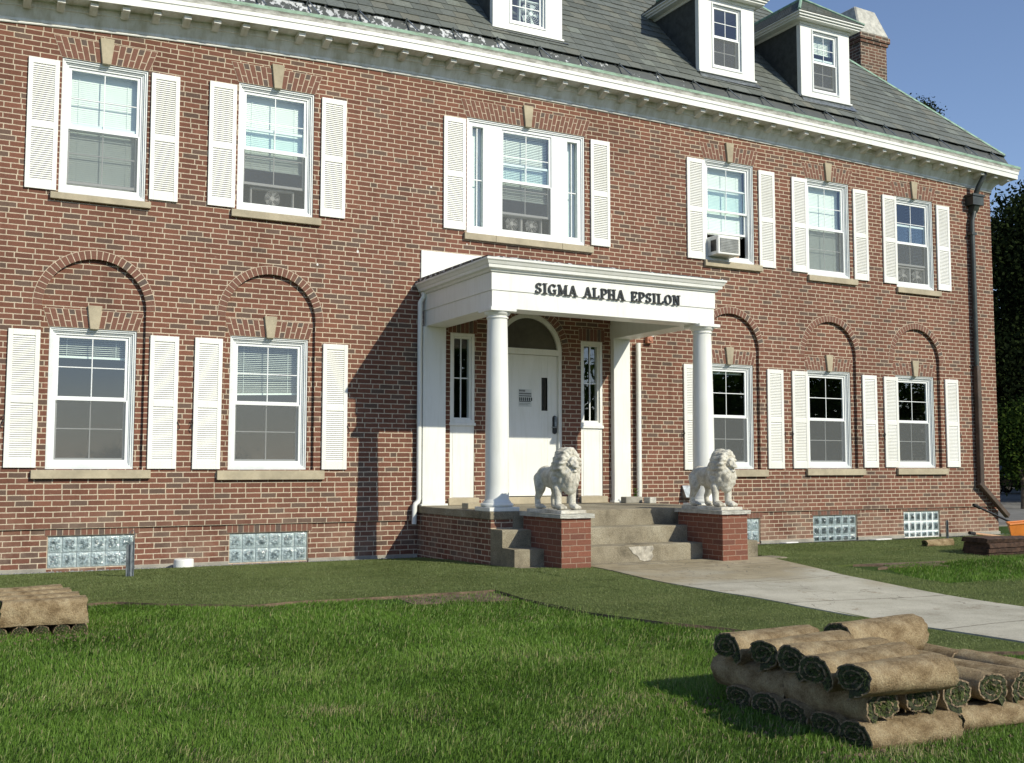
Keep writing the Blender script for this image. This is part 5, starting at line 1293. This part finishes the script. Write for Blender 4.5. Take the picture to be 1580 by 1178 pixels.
# posts, pipe cap, debris
def u_post(x,y,z0,z1,name,label,cat,lean=0.02):
    b=MB(); 
    def ch(x,y,z1):
        b.obox((x+lean*.5*(z1-z0),y,(z0+z1)/2),(.018,0,0),(0,.003,0),Vector((lean*(z1-z0)/2,0,(z1-z0)/2)))
        for s in (-1,1): b.obox((x+s*.018+lean*.5*(z1-z0),y-.010,(z0+z1)/2),(.003,0,0),(0,.011,0),Vector((lean*(z1-z0)/2,0,(z1-z0)/2)))
    ch(x,y,z1); return b,ch
def posts():
    b,ch=u_post(1.965,-1.74,-1.26,-.80,'','','',.0); ch(1.925,-1.72,-.83)
    o=b.build('steel_post',M['galv']); tag(o,'short galvanised steel post with wire loop in front of the left basement window','post')
    w_=MB(); w_.tube([(1.935,-1.75,-1.19),(1.925,-1.755,-.85),(1.935,-1.755,-.69),(1.965,-1.755,-.67),(1.985,-1.755,-.70),(1.975,-1.75,-.95)],.004,6); wo=w_.build('wire_loop',M['galv'],o)
    b,ch=u_post(14.79,-1.93,-1.25,-.84,'','','',.0); o=b.build('steel_post',M['galv']); tag(o,'thin galvanised stake standing in the turf before the right basement windows','post')
    b=MB(); b.lathe([(.122,-1.27),(.125,-1.20),(.122,-1.145),(.112,-1.135),(0.0001,-1.135)],2.83,-.22,32); tag(b.build('pipe_cap',M['pvc'],smooth=True),'round white plastic pipe cap on the ground against the brick wall','pipe cap')
    b=MB(); b.obox((9.56,-.42,-.475),(.16,.01,0),(-.004,.07,0),(0,0,.049)); tag(b.build('concrete_block',M['concrete'],bevel=.006),'grey concrete block lying beside the right pilaster on the porch','block','loose blocks on the porch')
    b=MB(); b.obox((9.78,-.60,-.478),(.075,.02,.0),(-.01,.07,0),(0,0,.046)); tag(b.build('concrete_block',M['capstone'],bevel=.006),'pale stone block at the right end of the porch floor','block','loose blocks on the porch')
    b=MB(); b.obox((6.36,-1.35,-.485),(.12,.02,0),(-.02,.06,0),(0,0,.039)); tag(b.build('loose_brick',M['limestone'],bevel=.006),'tan brick lying on the porch floor behind the left column','brick')
    b=MB(); b.obox((9.86,-.16,-.42),(.02,.0,0),(0,.02,0),(0,0,.05)); 
    for k in range(10):
        a=random.random()*6.28; r=.03; z=-.50+random.random()*.12; c=Vector((9.72,-.25,z)); d=Vector((math.cos(a),math.sin(a),.7))*.045; e=Vector((-math.sin(a),math.cos(a),0))*.014
        b.quad(c,c+d*.5+e,c+d,c+d*.5-e)
    b=MB()
    for k in range(14):
        a=random.random()*6.28; z=-.44+random.random()*.12; c=Vector((9.66,-.40,z)); d=Vector((math.cos(a),math.sin(a),.7))*.05; e=Vector((-math.sin(a),math.cos(a),0))*.014
        b.quad(c,c+d*.5+e,c+d,c+d*.5-e)
    b.tube([(9.66,-.40,-.427),(9.66,-.40,-.31)],.003,5)
    tag(b.build('weed',M['leaf_green']),'tiny green weed growing from the block beside the right pilaster','plant')
    for i,(x,y,l) in enumerate(((14.75,-.55,.22),(12.75,-.42,.16))):
        b=MB(); b.obox((x,y,G(x,y)+.035),(l,.03,.0),(-.02,.06,0),(0,0,.015)); tag(b.build('plastic_scrap',M['pvc'],bevel=.004),['white scrap of board lying before the rightmost basement window','white scrap of board lying left of the middle right basement window'][i],'scrap')
    b=MB(); P=[(11.3,-.30),(12.0,-.45),(12.5,-.55),(13.2,-.50),(14.0,-.62),(14.6,-.75),(15.2,-.70),(15.9,-.80),(16.6,-.75)]
    b.tube([(x,y,G(x,y)+.03+.01*math.sin(5*x)) for x,y in P],.010,6); tag(b.build('black_cable',M['rubber']),'thin black cable lying on the turf along the right part of the wall','cable')
posts()
# ---------------------------------------------------------------- grass
def inpoly(x,y,poly):
    r=np.zeros(len(x),bool); n=len(poly)
    for i in range(n):
        x0,y0=poly[i]; x1,y1=poly[(i+1)%n]
        c=((y0>y)!=(y1>y))&(x<(x1-x0)*(y-y0)/((y1-y0) if y1!=y0 else 1e-9)+x0); r^=c
    return r
def vnoise(x,y,s,seed):
    r=np.random.default_rng(seed); a=0
    for k in range(5):
        f=s*(1.6**k); t=r.uniform(0,6.28,4); d=r.uniform(0,6.28); a=a+np.sin(f*(x*math.cos(d)+y*math.sin(d))+t[0]+1.3*np.sin(f*.7*(x*math.sin(d)-y*math.cos(d))+t[1]))/(1.25**k)
    return a/3.36
def blades(name,label,poly,dens,h,wd,mat,dz=0.0,lean=0.5,seed=1,tintbias=0.0,densfn=None):
    r=np.random.default_rng(seed); P=np.array(poly); x0,y0=P.min(0); x1,y1=P.max(0)
    n=int((x1-x0)*(y1-y0)*dens); x=r.uniform(x0,x1,n); y=r.uniform(y0,y1,n); k=inpoly(x,y,poly)
    if densfn is not None: k&=r.random(n)<densfn(x,y)
    x,y=x[k],y[k]; n=len(x)
    z=zg(x,y)+dz
    cl=vnoise(x,y,5.5,seed+5); pt=vnoise(x,y,1.3,seed+9)
    H=h*(0.55+0.75*r.random(n))*(1+0.35*cl); W=wd*(0.6+0.8*r.random(n))
    az=r.uniform(0,2*np.pi,n); la=az+r.normal(0,.5,n); comb=vnoise(x,y,2.2,seed+3)*3.1
    L=lean*(0.2+r.random(n)); lx=np.cos(la)*L*.7+np.cos(comb)*L*.6; ly=np.sin(la)*L*.7+np.sin(comb)*L*.6
    ox,oy=-np.sin(az)*W/2,np.cos(az)*W/2
    V=np.empty((n,5,3))
    V[:,0]=np.stack([x-ox,y-oy,z-.004],1); V[:,1]=np.stack([x+ox,y+oy,z-.004],1)
    mx,my,mz=x+lx*H*.35,y+ly*H*.35,z+H*.55
    V[:,2]=np.stack([mx+ox*.8,my+oy*.8,mz],1); V[:,3]=np.stack([mx-ox*.8,my-oy*.8,mz],1)
    V[:,4]=np.stack([x+lx*H,y+ly*H,z+H*np.clip(1-0.3*L,0.35,1)],1)
    me=bpy.data.meshes.new(name); me.vertices.add(n*5); me.vertices.foreach_set('co',V.ravel())
    base=np.arange(n)*5
    loops=np.stack([base,base+1,base+2,base+3,base+3,base+2,base+4],1).ravel()
    me.loops.add(n*7); me.loops.foreach_set('vertex_index',loops)
    me.polygons.add(n*2); ls=np.stack([np.arange(n)*7,np.arange(n)*7+4],1).ravel(); me.polygons.foreach_set('loop_start',ls)
    me.update(calc_edges=True)
    t=np.clip(0.40+0.26*pt+0.12*cl+r.normal(0,.14,n)+tintbias,0,1); br=np.clip(vnoise(x,y,3.1,77)-0.25,0,1)*np.clip((-y-7.2)/1.5,0,1); dead=r.random(n)<(0.03+0.09*np.clip(-pt,0,1)+0.9*br); t=np.where(dead,0.9+0.1*r.random(n),np.clip(t,0,.86))
    at=me.attributes.new('tint','FLOAT','POINT'); at.data.foreach_set('value',np.repeat(t,5).astype(np.float32))
    me.materials.append(mat); o=bpy.data.objects.new(name,me); col.objects.link(o)
    tag(o,label,'grass',kind='stuff'); return o
FG=[(-0.6,-4.78),(1.4,-4.15),(1.75,-4.55),(2.5,-4.82),(4.1,-4.95),(4.2,-5.45),(4.95,-5.5),(4.97,-6.1),(5.25,-7.0),(5.62,-7.5),(6.0,-8.1),(6.3,-8.9),(7.3,-9.5),(7.3,-11.6),(-0.6,-11.6)]
near=[p for p in [(-.6,-8.0),(6.0,-8.0),(6.3,-8.9),(7.3,-9.5),(7.3,-11.3),(0.4,-11.3),(-.6,-9.5)]]
mid=[(-2.4,-4.35),(-0.6,-4.2),(1.45,-4.0),(2.45,-4.99),(2.86,-4.91),(3.54,-4.88),(4.27,-4.74),(4.97,-4.74),(4.98,-5.9),(5.06,-6.5),(5.27,-7.08),(5.58,-7.48),(5.95,-8.0),(-2.4,-8.0)]
blades('lawn_grass','bright green uncut lawn grass across the foreground',near,11500,.036,.0034,M['blade'],lean=1.15,seed=21)
blades('lawn_grass','bright green uncut lawn grass between the foreground and the new turf edge',mid,7000,.036,.0044,M['blade'],lean=1.0,seed=22,tintbias=.03,densfn=lambda x,y:np.where((x>3.6)&(y>-5.25+0.1*np.sin(9*x)),0.22,1.0))
sheet('bare_soil',M['earth'],lambda y:3.9,lambda y:4.96,list(np.linspace(-4.74,-5.2,6)),0.006,0.02,nx=12)
blades('lawn_grass','scattered long pale blades standing above the foreground lawn',[(-.6,-5.2),(4.8,-5.4),(6.3,-9.2),(7.3,-11.3),(-.6,-11.3)],260,.075,.0036,M['blade'],lean=1.0,seed=29,tintbias=.30)
blades('lawn_grass','patch of long bright grass between walk and wheelbarrow',[(9.7,-5.7),(10.3,-4.75),(11.6,-4.6),(12.4,-4.35),(15.5,-4.5),(16,-6.5),(12.6,-6.9),(9.7,-6.2)],3600,.048,.0055,M['blade'],dz=.0,lean=.9,seed=23,tintbias=-.08)
tl=[(-2.6,-4.3),(-.9,-4.15),(1.42,-3.9),(2.47,-4.92),(3.54,-4.80),(4.98,-4.66),(4.99,-5.9),(5.10,-6.5),(5.3,-7.0),(5.64,-7.4),(6.0,-7.95),(6.3,-8.75),(7.2,-9.2),(7.05,-8.0),(6.88,-7.0),(6.78,-6.0),(6.95,-4.0),(7.0,-3.3),(6.1,-3.2),(6.1,-.32),(-2.6,-.34)]
blades('turf_grass','short dull green grass of the new turf in front of the left wall',tl,4600,.012,.0042,M['turfblade'],dz=.027,lean=1.3,seed=24)
blades('turf_grass','short dull green grass of the new turf right of the front walk',[(9.98,-3.1),(10.1,-.34),(18.2,-.34),(18.5,-4.3),(9.75,-4.45),(9.75,-6.2),(12.4,-6.25),(12.4,-9.5),(8.97,-9.5),(9.02,-6.3),(9.12,-5.33),(9.6,-4.08)],2000,.014,.0055,M['turfblade'],dz=.024,lean=.9,seed=25)
# ---------------------------------------------------------------- trees
def tree(name,label,x,y,H,lobes,mat,n,ls,trunk_r,group=None,seed=1,z0=None):
    r=np.random.default_rng(seed); g=G(x,y) if z0 is None else z0
    t=empty(name,(x,y,g),label,'tree',group)
    b=MB(); top=max(l[2] for l in lobes)
    b.tube([(x,y,g-.2),(x+.05,y,g+H*.2),(x-.08,y+.05,g+H*.45),(x,y,g+H*.7)],1,10,radii=[trunk_r*1.25,trunk_r,trunk_r*.7,trunk_r*.3])
    for lx,ly,lz,lr in lobes: b.tube([(x,y,g+H*.25),(x+lx*.5,y+ly*.5,g+(H*.25+lz)*.5+.3),(x+lx,y+ly,g+lz)],1,6,radii=[trunk_r*.5,trunk_r*.3,trunk_r*.1])
    b.build('trunk',M['bark'],t)
    wts=np.array([l[3]**1.7 for l in lobes]); wts/=wts.sum(); idx=r.choice(len(lobes),n,p=wts); L=np.array(lobes)[idx]
    d=r.normal(size=(n,3)); d/=np.linalg.norm(d,axis=1)[:,None]
    rad=L[:,3]*np.clip(r.random(n)**.45,0,1)*(1+.22*np.sin(d[:,0]*6+L[:,0]*3)*np.sin(d[:,2]*7+L[:,1]*2))
    # clump the leaves
    c=L[:,:3]+d*rad[:,None]*np.array([1,1,.8]); nc=max(40,n//28); cc=c[r.choice(n,nc)]; c=np.where((r.random(n)<.8)[:,None],cc[r.integers(0,nc,n)]+r.normal(0,ls*2.2,(n,3)),c)
    c+=np.array([x,y,g])
    u=r.normal(size=(n,3)); u/=np.linalg.norm(u,axis=1)[:,None]; v=np.cross(u,r.normal(size=(n,3))); v/=np.linalg.norm(v,axis=1)[:,None]
    s=ls*(.6+.8*r.random(n))[:,None]; V=np.stack([c-u*s*.5,c+v*s*.3,c+u*s*.5,c-v*s*.3],1)
    me=bpy.data.meshes.new('crown'); me.vertices.add(n*4); me.vertices.foreach_set('co',V.ravel()); me.loops.add(n*4); me.loops.foreach_set('vertex_index',np.arange(n*4)); me.polygons.add(n); me.polygons.foreach_set('loop_start',np.arange(n)*4); me.update(calc_edges=True)
    me.materials.append(mat); o=bpy.data.objects.new('crown',me); col.objects.link(o); setparent(o,t); return t
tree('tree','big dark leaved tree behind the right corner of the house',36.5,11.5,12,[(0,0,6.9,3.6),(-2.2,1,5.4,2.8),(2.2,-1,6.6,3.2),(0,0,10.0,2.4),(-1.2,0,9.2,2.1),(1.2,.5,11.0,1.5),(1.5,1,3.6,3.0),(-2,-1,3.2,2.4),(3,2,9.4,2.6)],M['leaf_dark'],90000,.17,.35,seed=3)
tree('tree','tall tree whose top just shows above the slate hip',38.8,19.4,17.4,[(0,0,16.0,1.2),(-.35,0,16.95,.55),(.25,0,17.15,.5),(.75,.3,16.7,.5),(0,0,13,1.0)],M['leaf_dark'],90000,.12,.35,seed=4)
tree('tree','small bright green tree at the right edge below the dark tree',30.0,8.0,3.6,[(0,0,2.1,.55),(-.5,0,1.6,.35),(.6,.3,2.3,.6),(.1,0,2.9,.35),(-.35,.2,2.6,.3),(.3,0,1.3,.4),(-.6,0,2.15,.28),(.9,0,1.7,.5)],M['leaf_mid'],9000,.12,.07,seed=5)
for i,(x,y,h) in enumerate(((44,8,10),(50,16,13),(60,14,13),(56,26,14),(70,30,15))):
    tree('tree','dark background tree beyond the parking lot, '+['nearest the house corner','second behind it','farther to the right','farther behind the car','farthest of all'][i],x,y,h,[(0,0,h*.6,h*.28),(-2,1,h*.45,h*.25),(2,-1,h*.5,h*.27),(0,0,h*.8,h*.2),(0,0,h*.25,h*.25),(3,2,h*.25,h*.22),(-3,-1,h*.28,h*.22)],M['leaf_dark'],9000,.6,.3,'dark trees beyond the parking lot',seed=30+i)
for i,(x,y,h) in enumerate(((40,-42,13),(54,-47,15),(66,-50,17),(82,-50,22),(14,-62,5.5),(95,-42,24),(29,-47,12))):
    tree('tree',['round tree across the street mirrored in the right ground floor windows','broad tree across the street, second from the middle','broad tree across the street, third from the middle','tall tree across the street mirrored in the last upper window','small tree across the street mirrored in the left windows','tallest tree across the street, at the far end','round tree across the street mirrored in the left door sidelight'][i],x,y,h,[(0,0,h*.6,h*.3),(-3,1,h*.4,h*.27),(3,-1,h*.45,h*.28),(0,0,h*.82,h*.2),(0,0,h*.22,h*.25),(5,0,h*.3,h*.26),(-5,0,h*.28,h*.26)],M['leaf_green'],26000 if i==4 else 12000,.18 if i==4 else .45,.35,'trees across the street',seed=60+i)
# ---------------------------------------------------------------- parked car
def car():
    x,y=46.5,21.5; g=G(x,y)+.03; t=empty('parked_car',(x,y,g),'dark parked car in the shade of the trees at the right edge','car')
    b=MB(); L=4.5
    prof=[(-2.2,.35),(-2.25,.6),(-2.1,.85),(-1.2,.95),(-.55,1.38),(.9,1.42),(1.6,1.0),(2.2,.92),(2.28,.6),(2.2,.35)]
    low=[(-2.2,.35),(-2.25,.6),(-2.1,.85),(-1.2,.95),(1.6,1.0),(2.2,.92),(2.28,.6),(2.2,.35)]
    b.prism_y([(x+p,g+q) for p,q in low],y-.88,y+.88); body=b.build('body',M['carpaint'],t,bevel=.06)
    c=MB(); c.prism_y([(x-1.15,g+.955),(x+1.5,g+.995),(x+.9,g+1.40),(x-.55,g+1.38)],y-.72,y+.72); c.build('cabin',M['darkglass'],t,bevel=.05)
    r=MB(); r.box(x-.55,x+.88,y-.68,y+.68,g+1.401,g+1.43); r.build('roof',M['carpaint'],t,bevel=.01)
    for wx in (-1.4,1.4):
        for wy in (-.8,.8):
            w_=MB(); w_.tube([(x+wx,y+wy-.1,g+.32),(x+wx,y+wy+.1,g+.32)],.32,20); wo=w_.build('wheel',M['rubber'],t)
            q=MB(); q.tube([(x+wx,y+wy-.105,g+.32),(x+wx,y+wy+.105,g+.32)],.19,16); q.build('rim',M['chrome'],wo)
car()

# loose soil crumbs and clippings round the stacks (uncountable)
def crumbs(name,label,pts,n,r0,mat):
    b=MB()
    for i in range(n):
        cx,cy,sp=random.choice(pts); x=random.gauss(cx,sp); y=random.gauss(cy,sp); r=random.uniform(.3,1)**2*r0+.003; z=G(x,y)+.012
        a=random.random()*6.28; k=len(b.v)
        b.v+=[(x+r*math.cos(a+q*1.571)*random.uniform(.6,1.2),y+r*math.sin(a+q*1.571)*random.uniform(.6,1.2),z+random.uniform(-.3,.3)*r) for q in range(4)]+[(x,y,z+r*.8)]
        for q in range(4): b.f.append((k+q,k+(q+1)%4,k+4)); b.mi.append(0)
    tag(b.build(name,mat),label,'soil',kind='stuff')
crumbs('soil_crumbs','crumbs of dark soil on the grass around the stacked turf rolls',[(4.0,-10.55,.16),(4.6,-10.6,.15),(5.3,-10.55,.15),(3.95,-10.0,.13),(3.95,-9.4,.14),(0.9,-5.75,.15),(.4,-5.75,.15)],700,.016,M['earth'])
